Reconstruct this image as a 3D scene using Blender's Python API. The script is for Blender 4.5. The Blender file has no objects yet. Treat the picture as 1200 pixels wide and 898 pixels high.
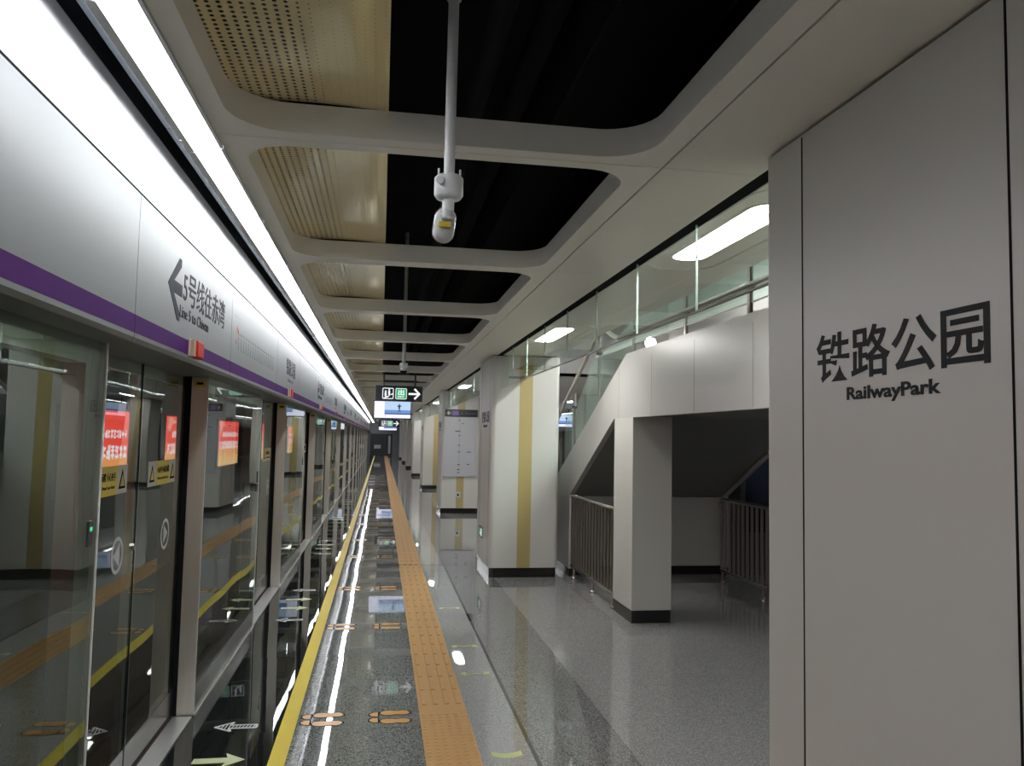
import bpy, bmesh, math, random
from mathutils import Matrix, Vector
random.seed(7)
S = bpy.context.scene
COL = S.collection
PI = math.pi

# ------------------------------------------------------------------ materials
MATS = {}
def nodes_of(m):
    m.use_nodes = True
    return m.node_tree.nodes, m.node_tree.links

def pbr(name, col, rough=0.5, metal=0.0, var=0.0, vscale=3.0, coat=0.0, bump=0.0, bscale=60.0, spec=0.5):
    if name in MATS: return MATS[name]
    m = bpy.data.materials.new(name); N, L = nodes_of(m)
    b = N['Principled BSDF']
    b.inputs['Base Color'].default_value = (*col, 1)
    b.inputs['Roughness'].default_value = rough
    b.inputs['Metallic'].default_value = metal
    b.inputs['Coat Weight'].default_value = coat
    b.inputs['Specular IOR Level'].default_value = spec
    if var or bump:
        tc = N.new('ShaderNodeTexCoord')
        nz = N.new('ShaderNodeTexNoise'); nz.inputs['Scale'].default_value = vscale
        L.new(tc.outputs['Object'], nz.inputs['Vector'])
        if var:
            mx = N.new('ShaderNodeMix'); mx.data_type = 'RGBA'
            mx.inputs['A'].default_value = (*[c * (1 - var) for c in col], 1)
            mx.inputs['B'].default_value = (*[min(1, c * (1 + var)) for c in col], 1)
            L.new(nz.outputs['Fac'], mx.inputs['Factor']); L.new(mx.outputs['Result'], b.inputs['Base Color'])
        if bump:
            n2 = N.new('ShaderNodeTexNoise'); n2.inputs['Scale'].default_value = bscale
            L.new(tc.outputs['Object'], n2.inputs['Vector'])
            bp = N.new('ShaderNodeBump'); bp.inputs['Strength'].default_value = bump; bp.inputs['Distance'].default_value = 0.01
            L.new(n2.outputs['Fac'], bp.inputs['Height']); L.new(bp.outputs['Normal'], b.inputs['Normal'])
    MATS[name] = m
    return m

def emit(name, col, strength):
    if name in MATS: return MATS[name]
    m = bpy.data.materials.new(name); N, L = nodes_of(m)
    N.remove(N['Principled BSDF'])
    e = N.new('ShaderNodeEmission'); e.inputs['Color'].default_value = (*col, 1); e.inputs['Strength'].default_value = strength
    L.new(e.outputs[0], N['Material Output'].inputs['Surface'])
    MATS[name] = m
    return m

def glass(name, tint, ior=1.5, gloss=(1, 1, 1), rough=0.0, wave=0.0):
    m = bpy.data.materials.new(name); N, L = nodes_of(m)
    N.remove(N['Principled BSDF'])
    t = N.new('ShaderNodeBsdfTransparent'); t.inputs['Color'].default_value = (*tint, 1)
    g = N.new('ShaderNodeBsdfGlossy'); g.inputs['Color'].default_value = (*gloss, 1); g.inputs['Roughness'].default_value = rough
    f = N.new('ShaderNodeFresnel'); f.inputs['IOR'].default_value = ior
    ge = N.new('ShaderNodeNewGeometry')
    if wave:
        tc = N.new('ShaderNodeTexCoord'); nz = N.new('ShaderNodeTexNoise'); nz.inputs['Scale'].default_value = 1.4; nz.inputs['Detail'].default_value = 0
        L.new(tc.outputs['Object'], nz.inputs['Vector'])
        a = N.new('ShaderNodeVectorMath'); a.operation = 'SUBTRACT'; a.inputs[1].default_value = (.5, .5, .5); L.new(nz.outputs['Color'], a.inputs[0])
        c = N.new('ShaderNodeVectorMath'); c.operation = 'SCALE'; c.inputs['Scale'].default_value = wave; L.new(a.outputs[0], c.inputs[0])
        d = N.new('ShaderNodeVectorMath'); d.operation = 'ADD'; L.new(ge.outputs['Normal'], d.inputs[0]); L.new(c.outputs[0], d.inputs[1])
        e = N.new('ShaderNodeVectorMath'); e.operation = 'NORMALIZE'; L.new(d.outputs[0], e.inputs[0]); L.new(e.outputs[0], g.inputs['Normal'])
    inv = N.new('ShaderNodeMath'); inv.operation = 'SUBTRACT'; inv.inputs[0].default_value = 1
    L.new(ge.outputs['Backfacing'], inv.inputs[1])
    mu = N.new('ShaderNodeMath'); mu.operation = 'MULTIPLY'
    L.new(f.outputs[0], mu.inputs[0]); L.new(inv.outputs[0], mu.inputs[1])
    mx = N.new('ShaderNodeMixShader')
    L.new(mu.outputs[0], mx.inputs[0]); L.new(t.outputs[0], mx.inputs[1]); L.new(g.outputs[0], mx.inputs[2])
    L.new(mx.outputs[0], N['Material Output'].inputs['Surface'])
    MATS[name] = m
    return m

def mth(N, L, op, a, b=None, c=None):
    n = N.new('ShaderNodeMath'); n.operation = op
    for i, v in enumerate((a, b, c)):
        if v is None: continue
        if isinstance(v, (int, float)): n.inputs[i].default_value = v
        else: L.new(v, n.inputs[i])
    return n.outputs[0]

def floor_material():
    m = bpy.data.materials.new('polished_granite_floor'); N, L = nodes_of(m)
    b = N['Principled BSDF']
    tc = N.new('ShaderNodeTexCoord'); sp = N.new('ShaderNodeSeparateXYZ')
    L.new(tc.outputs['Object'], sp.inputs[0])
    X, Y = sp.outputs['X'], sp.outputs['Y']
    u = mth(N, L, 'SUBTRACT', X, 3.49); u = mth(N, L, 'ABSOLUTE', u); u = mth(N, L, 'SUBTRACT', 3.49, u)
    t = mth(N, L, 'DIVIDE', mth(N, L, 'ADD', u, 2.0), 6.0)
    cr = N.new('ShaderNodeValToRGB'); cr.color_ramp.interpolation = 'CONSTANT'
    zones = [(-2, (.010, .011, .011), 0), (-.5, (.148, .15, .146), 1.7), (.44, (.24, .244, .244), .9), (.878, (.010, .010, .010), .1),
             (.903, (.14, .14, .137), 1.7), (1.425, (.215, .215, .21), .9)]
    el = cr.color_ramp.elements
    el[0].position = 0; el[0].color = (*zones[0][1], zones[0][2])
    el[1].position = (zones[1][0] + 2) / 6; el[1].color = (*zones[1][1], zones[1][2] / 2)
    for z in zones[2:]:
        e = el.new((z[0] + 2) / 6); e.color = (*z[1], z[2] / 2)
    L.new(t, cr.inputs[0])
    # granite grains
    v = N.new('ShaderNodeTexVoronoi'); v.inputs['Scale'].default_value = 190
    L.new(tc.outputs['Object'], v.inputs['Vector'])
    nz = N.new('ShaderNodeTexNoise'); nz.inputs['Scale'].default_value = 95; nz.inputs['Detail'].default_value = 4
    L.new(tc.outputs['Object'], nz.inputs['Vector'])
    sv = N.new('ShaderNodeSeparateColor'); L.new(v.outputs['Color'], sv.inputs[0])
    g = mth(N, L, 'ADD', mth(N, L, 'MULTIPLY', sv.outputs[0], 0.9), mth(N, L, 'MULTIPLY', nz.outputs['Fac'], 1.1))
    g = mth(N, L, 'SUBTRACT', g, 1.0)                                  # about -0.5..0.5
    g = mth(N, L, 'MULTIPLY', mth(N, L, 'MULTIPLY', g, 2.0), cr.outputs['Alpha'])
    g = mth(N, L, 'ADD', 1.0, g)
    # tile joints
    fy = mth(N, L, 'FRACT', mth(N, L, 'DIVIDE', mth(N, L, 'ADD', Y, 40 - 10.97), 0.79))
    jy = mth(N, L, 'LESS_THAN', fy, 0.0045)
    big = mth(N, L, 'FRACT', mth(N, L, 'DIVIDE', mth(N, L, 'ADD', Y, 63.2 - 10.965), 6.32))
    jb = mth(N, L, 'LESS_THAN', mth(N, L, 'ABSOLUTE', mth(N, L, 'SUBTRACT', Y, 10.97)), 0.028)
    jy = mth(N, L, 'MULTIPLY', jy, 0.35)
    j = mth(N, L, 'MAXIMUM', jy, mth(N, L, 'MULTIPLY', jb, .9))
    g = mth(N, L, 'MULTIPLY', g, mth(N, L, 'SUBTRACT', 1.0, j))
    mx = N.new('ShaderNodeMix'); mx.data_type = 'RGBA'; mx.blend_type = 'MULTIPLY'; mx.inputs['Factor'].default_value = 1
    L.new(cr.outputs['Color'], mx.inputs['A'])
    cc = N.new('ShaderNodeCombineColor')
    for i in range(3): L.new(g, cc.inputs[i])
    L.new(cc.outputs[0], mx.inputs['B'])
    L.new(mx.outputs['Result'], b.inputs['Base Color'])
    b.inputs['Roughness'].default_value = 0.018
    b.inputs['IOR'].default_value = 1.5
    # every slab is laid a hair out of level, so reflections break at the joints
    ty = mth(N, L, 'FLOOR', mth(N, L, 'DIVIDE', mth(N, L, 'ADD', Y, 40 - 10.97), 0.79))
    tx = mth(N, L, 'FLOOR', mth(N, L, 'DIVIDE', X, 0.6))
    cx = N.new('ShaderNodeCombineXYZ'); L.new(tx, cx.inputs[0]); L.new(ty, cx.inputs[1])
    wn = N.new('ShaderNodeTexWhiteNoise'); wn.noise_dimensions = '2D'; L.new(cx.outputs[0], wn.inputs['Vector'])
    vs = N.new('ShaderNodeVectorMath'); vs.operation = 'SUBTRACT'; vs.inputs[1].default_value = (.5, .5, .5)
    L.new(wn.outputs['Color'], vs.inputs[0])
    vm = N.new('ShaderNodeVectorMath'); vm.operation = 'MULTIPLY'; vm.inputs[1].default_value = (.006, .004, 0)
    L.new(vs.outputs[0], vm.inputs[0])
    wav = N.new('ShaderNodeTexNoise'); wav.inputs['Scale'].default_value = 5.5; wav.inputs['Detail'].default_value = 1
    L.new(tc.outputs['Object'], wav.inputs['Vector'])
    w2 = N.new('ShaderNodeVectorMath'); w2.operation = 'SUBTRACT'; w2.inputs[1].default_value = (.5, .5, .5); L.new(wav.outputs['Color'], w2.inputs[0])
    w3 = N.new('ShaderNodeVectorMath'); w3.operation = 'MULTIPLY'; w3.inputs[1].default_value = (.0035, .002, 0); L.new(w2.outputs[0], w3.inputs[0])
    ge = N.new('ShaderNodeNewGeometry')
    va = N.new('ShaderNodeVectorMath'); va.operation = 'ADD'
    L.new(ge.outputs['Normal'], va.inputs[0]); L.new(vm.outputs[0], va.inputs[1])
    vb = N.new('ShaderNodeVectorMath'); vb.operation = 'ADD'; L.new(va.outputs[0], vb.inputs[0]); L.new(w3.outputs[0], vb.inputs[1])
    vn = N.new('ShaderNodeVectorMath'); vn.operation = 'NORMALIZE'; L.new(vb.outputs[0], vn.inputs[0])
    L.new(vn.outputs[0], b.inputs['Normal'])
    return m

def perforated_material():
    m = bpy.data.materials.new('perforated_champagne_metal'); N, L = nodes_of(m)
    b = N['Principled BSDF']
    tc = N.new('ShaderNodeTexCoord'); sp = N.new('ShaderNodeSeparateXYZ'); L.new(tc.outputs['Object'], sp.inputs[0])
    X, Y = sp.outputs['X'], sp.outputs['Y']        # X from the panel's left edge
    px, py = 0.030, 0.0245
    row = mth(N, L, 'FLOOR', mth(N, L, 'DIVIDE', X, px))
    off = mth(N, L, 'MULTIPLY', mth(N, L, 'MODULO', row, 2.0), 0.0)
    dx = mth(N, L, 'MULTIPLY', mth(N, L, 'SUBTRACT', mth(N, L, 'FRACT', mth(N, L, 'DIVIDE', X, px)), .5), px)
    dy = mth(N, L, 'MULTIPLY', mth(N, L, 'SUBTRACT', mth(N, L, 'FRACT', mth(N, L, 'ADD', mth(N, L, 'DIVIDE', Y, py), off)), .5), py)
    r = mth(N, L, 'SQRT', mth(N, L, 'ADD', mth(N, L, 'MULTIPLY', dx, dx), mth(N, L, 'MULTIPLY', dy, dy)))
    rc = mth(N, L, 'MULTIPLY', mth(N, L, 'ADD', row, .5), px)
    mr = N.new('ShaderNodeMapRange'); mr.inputs['From Min'].default_value = 0.245; mr.inputs['From Max'].default_value = 0.335
    mr.inputs['To Min'].default_value = 0.0065; mr.inputs['To Max'].default_value = 0.0014
    L.new(rc, mr.inputs['Value'])
    hole = mth(N, L, 'LESS_THAN', r, mr.outputs[0])
    mx = N.new('ShaderNodeMix'); mx.data_type = 'RGBA'
    mx.inputs['A'].default_value = (.90, .76, .44, 1); mx.inputs['B'].default_value = (.03, .022, .012, 1)
    L.new(hole, mx.inputs['Factor']); L.new(mx.outputs['Result'], b.inputs['Base Color'])
    b.inputs['Metallic'].default_value = 0.15
    b.inputs['Roughness'].default_value = 0.13
    sc = N.new('ShaderNodeVectorMath'); sc.operation = 'MULTIPLY'; sc.inputs[1].default_value = (3.5, .8, 1)
    L.new(tc.outputs['Object'], sc.inputs[0])
    nz = N.new('ShaderNodeTexNoise'); nz.inputs['Scale'].default_value = 1.6; nz.inputs['Detail'].default_value = 1
    L.new(sc.outputs[0], nz.inputs['Vector'])
    bp = N.new('ShaderNodeBump'); bp.inputs['Strength'].default_value = .25; bp.inputs['Distance'].default_value = .02
    L.new(nz.outputs['Fac'], bp.inputs['Height']); L.new(bp.outputs['Normal'], b.inputs['Normal'])
    return m

def threshold_material():
    m = bpy.data.materials.new('dimpled_steel_sill'); N, L = nodes_of(m)
    b = N['Principled BSDF']; b.inputs['Metallic'].default_value = .8; b.inputs['Roughness'].default_value = .35
    tc = N.new('ShaderNodeTexCoord')
    v = N.new('ShaderNodeTexVoronoi'); v.inputs['Scale'].default_value = 75; v.inputs['Randomness'].default_value = 0
    L.new(tc.outputs['Object'], v.inputs['Vector'])
    mx = N.new('ShaderNodeMix'); mx.data_type = 'RGBA'
    mx.inputs['A'].default_value = (.25, .25, .25, 1); mx.inputs['B'].default_value = (.6, .6, .6, 1)
    L.new(mth(N, L, 'GREATER_THAN', v.outputs['Distance'], .32), mx.inputs['Factor']); L.new(mx.outputs['Result'], b.inputs['Base Color'])
    return m

def brushed(name, col, rough, metal=.92):
    m = bpy.data.materials.new(name); N, L = nodes_of(m); b = N['Principled BSDF']
    b.inputs['Metallic'].default_value = metal
    tc = N.new('ShaderNodeTexCoord'); sc = N.new('ShaderNodeVectorMath'); sc.operation = 'MULTIPLY'; sc.inputs[1].default_value = (160, 160, 3)
    L.new(tc.outputs['Object'], sc.inputs[0])
    nz = N.new('ShaderNodeTexNoise'); nz.inputs['Scale'].default_value = 1; nz.inputs['Detail'].default_value = 3; L.new(sc.outputs[0], nz.inputs['Vector'])
    mx = N.new('ShaderNodeMix'); mx.data_type = 'RGBA'
    mx.inputs['A'].default_value = (*[c * .85 for c in col], 1); mx.inputs['B'].default_value = (*[c * 1.1 for c in col], 1)
    L.new(nz.outputs['Fac'], mx.inputs['Factor']); L.new(mx.outputs['Result'], b.inputs['Base Color'])
    b.inputs['Roughness'].default_value = rough
    return m

M_FLOOR = floor_material()
M_PERF = perforated_material()
M_SILL = threshold_material()
M_STEEL = brushed('brushed_steel', (.64, .60, .54), .34)
M_BAR = pbr('bronzed_rail_steel', (.25, .235, .22), .28, metal=.9)
M_STEELD = brushed('dark_brushed_steel', (.23, .21, .19), .32)
M_RAIL = brushed('polished_stainless', (.55, .53, .50), .18)
M_KICK = pbr('kick_plate_steel', (0.2448, 0.2448, 0.2372), .24, metal=.8)
M_GLASS = glass('door_glass', (.84, .90, .87), 1.92, (.88, .95, .92), wave=.012)
M_CURT = glass('smoke_curtain_glass', (.93, .965, .945), 1.5, (.93, 1, .96))
M_BALG = glass('balustrade_glass', (.87, .95, .92), 1.5, (.85, 1, .93))
M_GEDGE = pbr('glass_edge', (.42, .50, .46), .25)
M_DOME = glass('camera_dome', (.85, .85, .85), 1.5)
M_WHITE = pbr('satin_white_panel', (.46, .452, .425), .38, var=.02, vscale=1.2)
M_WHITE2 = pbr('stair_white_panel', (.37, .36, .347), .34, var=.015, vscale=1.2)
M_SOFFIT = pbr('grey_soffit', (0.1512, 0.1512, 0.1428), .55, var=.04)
M_CEIL = pbr('ceiling_panel_paint', (.90, .875, .81), .36)
M_HEAD = pbr('header_aluminium', (.112, .121, .126), .38, metal=.2)
M_UPPER = pbr('cove_wall_paint', (.84, .85, .87), .5)
M_PURPLE = pbr('purple_line_film', (.052, .0065, .096), .6, spec=.05)
M_YELP = pbr('yellow_column_panel', (0.3465, 0.2749, 0.1136), .4)
M_BLACK = pbr('black_granite_plinth', (.012, .012, .012), .15)
M_VOID = pbr('black_ceiling_paint', (.010, .012, .015), .9, spec=.1)
M_DUCT = pbr('dark_duct_paint', (.012, .014, .017), .9, spec=.1)
M_DARK = pbr('dark_metal', (.03, .031, .035), .4)
M_GREY = pbr('grey_plastic', (.45, .45, .46), .4)
M_LGREY = pbr('light_grey_paint', (.62, .62, .62), .4)
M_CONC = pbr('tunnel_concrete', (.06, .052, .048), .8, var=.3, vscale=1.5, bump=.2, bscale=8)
M_YLINE = pbr('yellow_safety_paint', (0.4449, 0.3301, 0.008611), .5, spec=.25, var=.06, vscale=9)
M_TACT = pbr('tactile_ochre', (0.35, 0.1846, 0.04773), .5, var=.10, vscale=14)
M_ORANGE = pbr('orange_sticker', (0.4464, 0.2088, 0.0432), .35)
M_INK = pbr('black_ink', (.010, .010, .011), .9, spec=.05)
M_TEXT = pbr('dark_lettering', (.012, .013, .015), .6, spec=.15)
M_TEXTG = pbr('slate_lettering', (.014, .018, .026), .6, spec=.1)
M_FAINT = pbr('faint_grey_print', (.075, .08, .085), .35)
M_REDPR = pbr('red_print', (.50, .03, .04), .35)
M_PGREEN = pbr('pale_green_sticker', (0.3584, 0.393, 0.2196), .4)
M_LIME = pbr('worn_lime_sticker', (0.374, 0.425, 0.153), .4)
M_WSTICK = pbr('white_sticker', (0.4162, 0.4219, 0.4335), .4)
M_WARN = pbr('warning_yellow', (0.527, 0.3825, 0.034), .4)
M_WARNW = pbr('warning_border_grey', (0.425, 0.408, 0.3825), .4)
M_LAMPR = pbr('red_lamp_lens', (.38, .018, .012), .5, spec=.15)
M_LAMPH = pbr('orange_lamp_housing', (.34, .24, .18), .35)
M_BOARD = pbr('map_board_white', (0.3577, 0.363, 0.3901), .3)
M_SIGNBK = pbr('sign_black', (.012, .014, .022), .3)
M_VIOLET = pbr('board_violet', (.16, .08, .30), .4)
M_CAMW = pbr('camera_white', (0.697, 0.7055, 0.7225), .35)
M_CAMY = pbr('camera_yellow', (.75, .55, .05), .4)
M_POSTB = pbr('poster_navy', (0.00147, 0.00294, 0.00784), .6, spec=.15)
M_POSTR = pbr('poster_red', (.10, .005, .008), .6, spec=.15)
M_POSTW = pbr('poster_white', (.55, .6, .6), .4)
M_POSTO = pbr('poster_orange', (.5, .12, .05), .4)
M_ENDW = pbr('end_wall_grey', (0.1584, 0.1728, 0.192), .5)
E_STRIP = emit('strip_light', (.96, .98, 1.0), 14.0)
E_COVE = emit('cove_tube', (.93, .96, 1.0), 42.0)
E_PANEL = emit('panel_light', (1.0, .99, .95), 26.0)
E_FAR = emit('far_platform_light', (.98, .99, 1.0), 6.0)
E_SHAFT = emit('shaft_light', (.97, 1.0, .97), 60.0)
E_SPOT = emit('round_lamp', (1.0, .98, .92), 14.0)
E_WHITE = emit('sign_white', (.93, .97, 1.0), 0.48)
E_GREEN = emit('sign_green', (.05, .50, .20), 0.384)
E_SCRW = emit('screen_white', (.80, .80, 1.0), 0.552)
E_SCRB = emit('screen_blue', (.16, .30, .62), 0.48)
E_SCRL = emit('screen_pale_blue', (.50, .66, .90), 0.48)
E_SCRD = emit('screen_navy', (.012, .035, .15), 0.48)
E_SCRK = emit('screen_figure', (.02, .05, .12), 0.288)
E_ADR = emit('advert_red', (.90, .075, .055), 0.599)
E_ADP = emit('advert_pink', (.95, .30, .25), 0.575)
E_ADO = emit('advert_orange', (.92, .33, .12), 0.552)
E_ADG = emit('advert_gold', (.95, .52, .22), 0.527)
E_ADW = emit('advert_white', (1.0, .85, .9), 0.527)
E_GLED = emit('green_led', (.05, .8, .3), 0.48)
E_EXITS = emit('exit_plate_green', (.03, .32, .14), 0.24)

# ------------------------------------------------------------------ mesh builder
class MB:
    def __init__(s):
        s.v = []; s.f = []; s.mi = []; s.sm = []; s.mats = []
    def mat(s, m):
        if m not in s.mats: s.mats.append(m)
        return s.mats.index(m)
    def raw(s, verts, faces, m, smooth=False):
        b = len(s.v); k = s.mat(m)
        s.v += [tuple(p) for p in verts]
        for f in faces:
            s.f.append(tuple(b + i for i in f)); s.mi.append(k); s.sm.append(smooth)
        return s
    def box(s, x0, x1, y0, y1, z0, z1, m):
        v = [(x, y, z) for z in (z0, z1) for y in (y0, y1) for x in (x0, x1)]
        return s.raw(v, [(0, 2, 3, 1), (4, 5, 7, 6), (0, 1, 5, 4), (2, 6, 7, 3), (0, 4, 6, 2), (1, 3, 7, 5)], m)
    def bbox(s, x0, x1, y0, y1, z0, z1, m, r=.005, seg=2):
        bm = bmesh.new()
        v = [bm.verts.new((x, y, z)) for z in (z0, z1) for y in (y0, y1) for x in (x0, x1)]
        for f in [(0, 2, 3, 1), (4, 5, 7, 6), (0, 1, 5, 4), (2, 6, 7, 3), (0, 4, 6, 2), (1, 3, 7, 5)]:
            bm.faces.new([v[i] for i in f])
        bmesh.ops.bevel(bm, geom=bm.edges[:], offset=r, segments=seg, affect='EDGES', profile=.5)
        s.bm(bm, m); bm.free(); return s
    def bm(s, bm, m, smooth=False):
        bm.verts.index_update()
        return s.raw([v.co[:] for v in bm.verts], [[v.index for v in f.verts] for f in bm.faces], m, smooth)
    def prism(s, pts, fr, d, m):
        """pts: 2D outline (ccw seen along +normal); fr = (origin, right, up); d = thickness along the normal"""
        o, r, u = (Vector(a) for a in fr); n = r.cross(u).normalized()
        k = len(pts)
        v = [o + r * p[0] + u * p[1] for p in pts] + [o + r * p[0] + u * p[1] + n * d for p in pts]
        fs = [tuple(range(k))[::-1], tuple(range(k, 2 * k))] + [(i, (i + 1) % k, k + (i + 1) % k, k + i) for i in range(k)]
        return s.raw([tuple(a) for a in v], fs, m)
    def tube(s, p, q, r, m, n=14, r2=None, caps=True):
        p, q = Vector(p), Vector(q); d = (q - p).normalized()
        a = d.orthogonal().normalized(); b = d.cross(a); r2 = r if r2 is None else r2
        v = []
        for c, rr in ((p, r), (q, r2)):
            v += [tuple(c + (a * math.cos(2 * PI * i / n) + b * math.sin(2 * PI * i / n)) * rr) for i in range(n)]
        s.raw(v, [(i, (i + 1) % n, n + (i + 1) % n, n + i) for i in range(n)], m, True)
        if caps: s.raw(v, [tuple(range(n))[::-1], tuple(range(n, 2 * n))], m)
        return s
    def path(s, pts, r, m, n=12):
        pts = [Vector(p) for p in pts]; v = []; K = len(pts)
        for i, c in enumerate(pts):
            d = (pts[min(i + 1, K - 1)] - pts[max(i - 1, 0)]).normalized()
            a = d.cross(Vector((1, 0, 0)));
            if a.length < .05: a = d.cross(Vector((0, 0, 1)))
            a.normalize(); b = d.cross(a)
            v += [tuple(c + (a * math.cos(2 * PI * j / n) + b * math.sin(2 * PI * j / n)) * r) for j in range(n)]
        fs = [(i * n + j, i * n + (j + 1) % n, (i + 1) * n + (j + 1) % n, (i + 1) * n + j) for i in range(K - 1) for j in range(n)]
        s.raw(v, fs, m, True)
        s.raw(v, [tuple(range(n))[::-1], tuple(range((K - 1) * n, K * n))], m)
        return s
    def lathe(s, prof, c, m, n=24, axis='Z'):
        v = []
        for r, z in prof:
            for i in range(n):
                a = 2 * PI * i / n; x, y = r * math.cos(a), r * math.sin(a)
                p = (x, y, z) if axis == 'Z' else (x, z, y)
                v.append((c[0] + p[0], c[1] + p[1], c[2] + p[2]))
        K = len(prof)
        return s.raw(v, [(i * n + j, i * n + (j + 1) % n, (i + 1) * n + (j + 1) % n, (i + 1) * n + j) for i in range(K - 1) for j in range(n)], m, True)
    def mesh(s, name):
        me = bpy.data.meshes.new(name); me.from_pydata(s.v, [], s.f)
        for m in s.mats: me.materials.append(m)
        for i, p in enumerate(me.polygons):
            p.material_index = s.mi[i]; p.use_smooth = s.sm[i]
        bm = bmesh.new(); bm.from_mesh(me)
        bmesh.ops.recalc_face_normals(bm, faces=bm.faces[:]); bm.to_mesh(me); bm.free()
        return me
    def build(s, name, parent=None, loc=(0, 0, 0)):
        o = bpy.data.objects.new(name, s.mesh(name)); COL.objects.link(o)
        o.location = loc
        if parent: o.parent = parent
        return o

def rrect(x0, x1, y0, y1, r, n=6):
    pts = []
    for cx, cy, a0 in ((x1 - r, y0 + r, -PI / 2), (x1 - r, y1 - r, 0), (x0 + r, y1 - r, PI / 2), (x0 + r, y0 + r, PI)):
        pts += [(cx + r * math.cos(a0 + PI / 2 * i / n), cy + r * math.sin(a0 + PI / 2 * i / n)) for i in range(n + 1)]
    return pts

FACE_NX = lambda o: (o, (0, -1, 0), (0, 0, 1))    # frame facing -X
FACE_PX = lambda o: (o, (0, 1, 0), (0, 0, 1))     # frame facing +X
FACE_NY = lambda o: (o, (1, 0, 0), (0, 0, 1))     # frame facing -Y
FLAT = lambda o: (o, (1, 0, 0), (0, 1, 0))        # frame facing +Z

def add_text(mb, body, fr, w, h, m, bold=0.0, depth=.0015, align='c'):
    """lettering fitted to a w x h box centred (or left-aligned) on the frame's origin"""
    cu = bpy.data.curves.new('lettering_source', 'FONT'); cu.body = body; cu.size = 1
    cu.offset = bold; cu.resolution_u = 3
    ob = bpy.data.objects.new('lettering_source', cu); COL.objects.link(ob)
    dg = bpy.context.evaluated_depsgraph_get(); me = ob.evaluated_get(dg).to_mesh()
    vs = [v.co.copy() for v in me.vertices]; fs = [tuple(p.vertices) for p in me.polygons]
    ob.evaluated_get(dg).to_mesh_clear(); bpy.data.objects.remove(ob); bpy.data.curves.remove(cu)
    if not vs: return
    x0 = min(v.x for v in vs); x1 = max(v.x for v in vs); y0 = min(v.y for v in vs); y1 = max(v.y for v in vs)
    o, r, u = (Vector(a) for a in fr); n = r.cross(u)
    sx = w / (x1 - x0); sy = h / (y1 - y0)
    out = [o + r * ((v.x - (x0 + x1) / 2) * sx) + u * ((v.y - (y0 + y1) / 2) * sy) + n * depth for v in vs]
    # surface lettering: one thin face layer standing just proud of its carrier, closed by a backing layer
    k = len(out)
    b2 = [p - n * depth * .8 for p in out]
    cnt = {}
    for f in fs:
        for i in range(len(f)):
            e = (f[i], f[(i + 1) % len(f)]); cnt[e] = 1
    sides = [(a, b, k + b, k + a) for (a, b) in cnt if (b, a) not in cnt]
    mb.raw([tuple(p) for p in out + b2], fs + [tuple(k + i for i in f[::-1]) for f in fs] + [(b, a, d, c) for a, b, c, d in sides], m)

def rect(mb, fr, x0, x1, y0, y1, m, d=.001):
    mb.prism([(x0, y0), (x1, y0), (x1, y1), (x0, y1)], fr, d, m)

def tag(o, label, cat, group=None, kind='thing'):
    o['label'] = label; o['category'] = cat
    if group: o['group'] = group
    if kind: o['kind'] = kind
    return o
def empty(name, loc=(0, 0, 0)):
    o = bpy.data.objects.new(name, None); COL.objects.link(o); o.location = loc; o.empty_display_size = .1
    return o
def struct(o, label=None):
    o['kind'] = 'structure'
    if label: o['label'] = label
    return o
def copy_tree(o, parent=None, dy=0.0, dx=0.0):
    c = o.copy(); COL.objects.link(c)
    if parent: c.parent = parent
    else: c.location = (o.location.x + dx, o.location.y + dy, o.location.z)
    for ch in list(o.children): copy_tree(ch, c)
    return c
WORDS = ['first', 'second', 'third', 'fourth', 'fifth', 'sixth', 'seventh', 'eighth', 'ninth', 'tenth', 'eleventh', 'twelfth', 'thirteenth', 'fourteenth', 'fifteenth', 'sixteenth', 'seventeenth', 'eighteenth', 'nineteenth', 'twentieth']
def nth(i): return WORDS[i] if i < 20 else '%d%s' % (i + 1, {1: 'st', 2: 'nd', 3: 'rd'}.get((i + 1) % 10, 'th'))

# ------------------------------------------------------------------ dimensions (metres)
ZC = 2.80                 # ceiling
Y0, Y1 = -12.0, 68.0      # ends of the hall
CX = 3.49                 # middle of the island platform
PITCH = 4.2; D0 = 4.325   # screen-door pitch and first door centre
XP = -1.09; XD = -1.22    # front of the fixed panels, plane of the leaves
XH = -.95                 # header face
COLS = [1.40, 9.95, 18.2, 26.5, 34.8, 43.1, 51.4, 59.7]
CXA, CXB, CLEN = 1.37, 2.25, 1.30
mir = lambda x: 2 * CX - x

# ------------------------------------------------------------------ floor
b = MB(); b.box(-1.085, mir(-1.085), Y0, Y1, -.25, 0, M_FLOOR)
struct(b.build('floor'), 'polished granite platform floor in black, dark grey and light grey bands')
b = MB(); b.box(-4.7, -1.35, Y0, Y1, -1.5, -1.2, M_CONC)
struct(b.build('track_bed'), 'dark concrete track bed behind the screen doors')

b = MB(); b.box(-.541, -.451, Y0, Y1, 0, .002, M_YLINE)
tag(b.build('safety_line'), 'yellow safety line painted on the floor in front of the screen doors', 'line')
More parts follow.
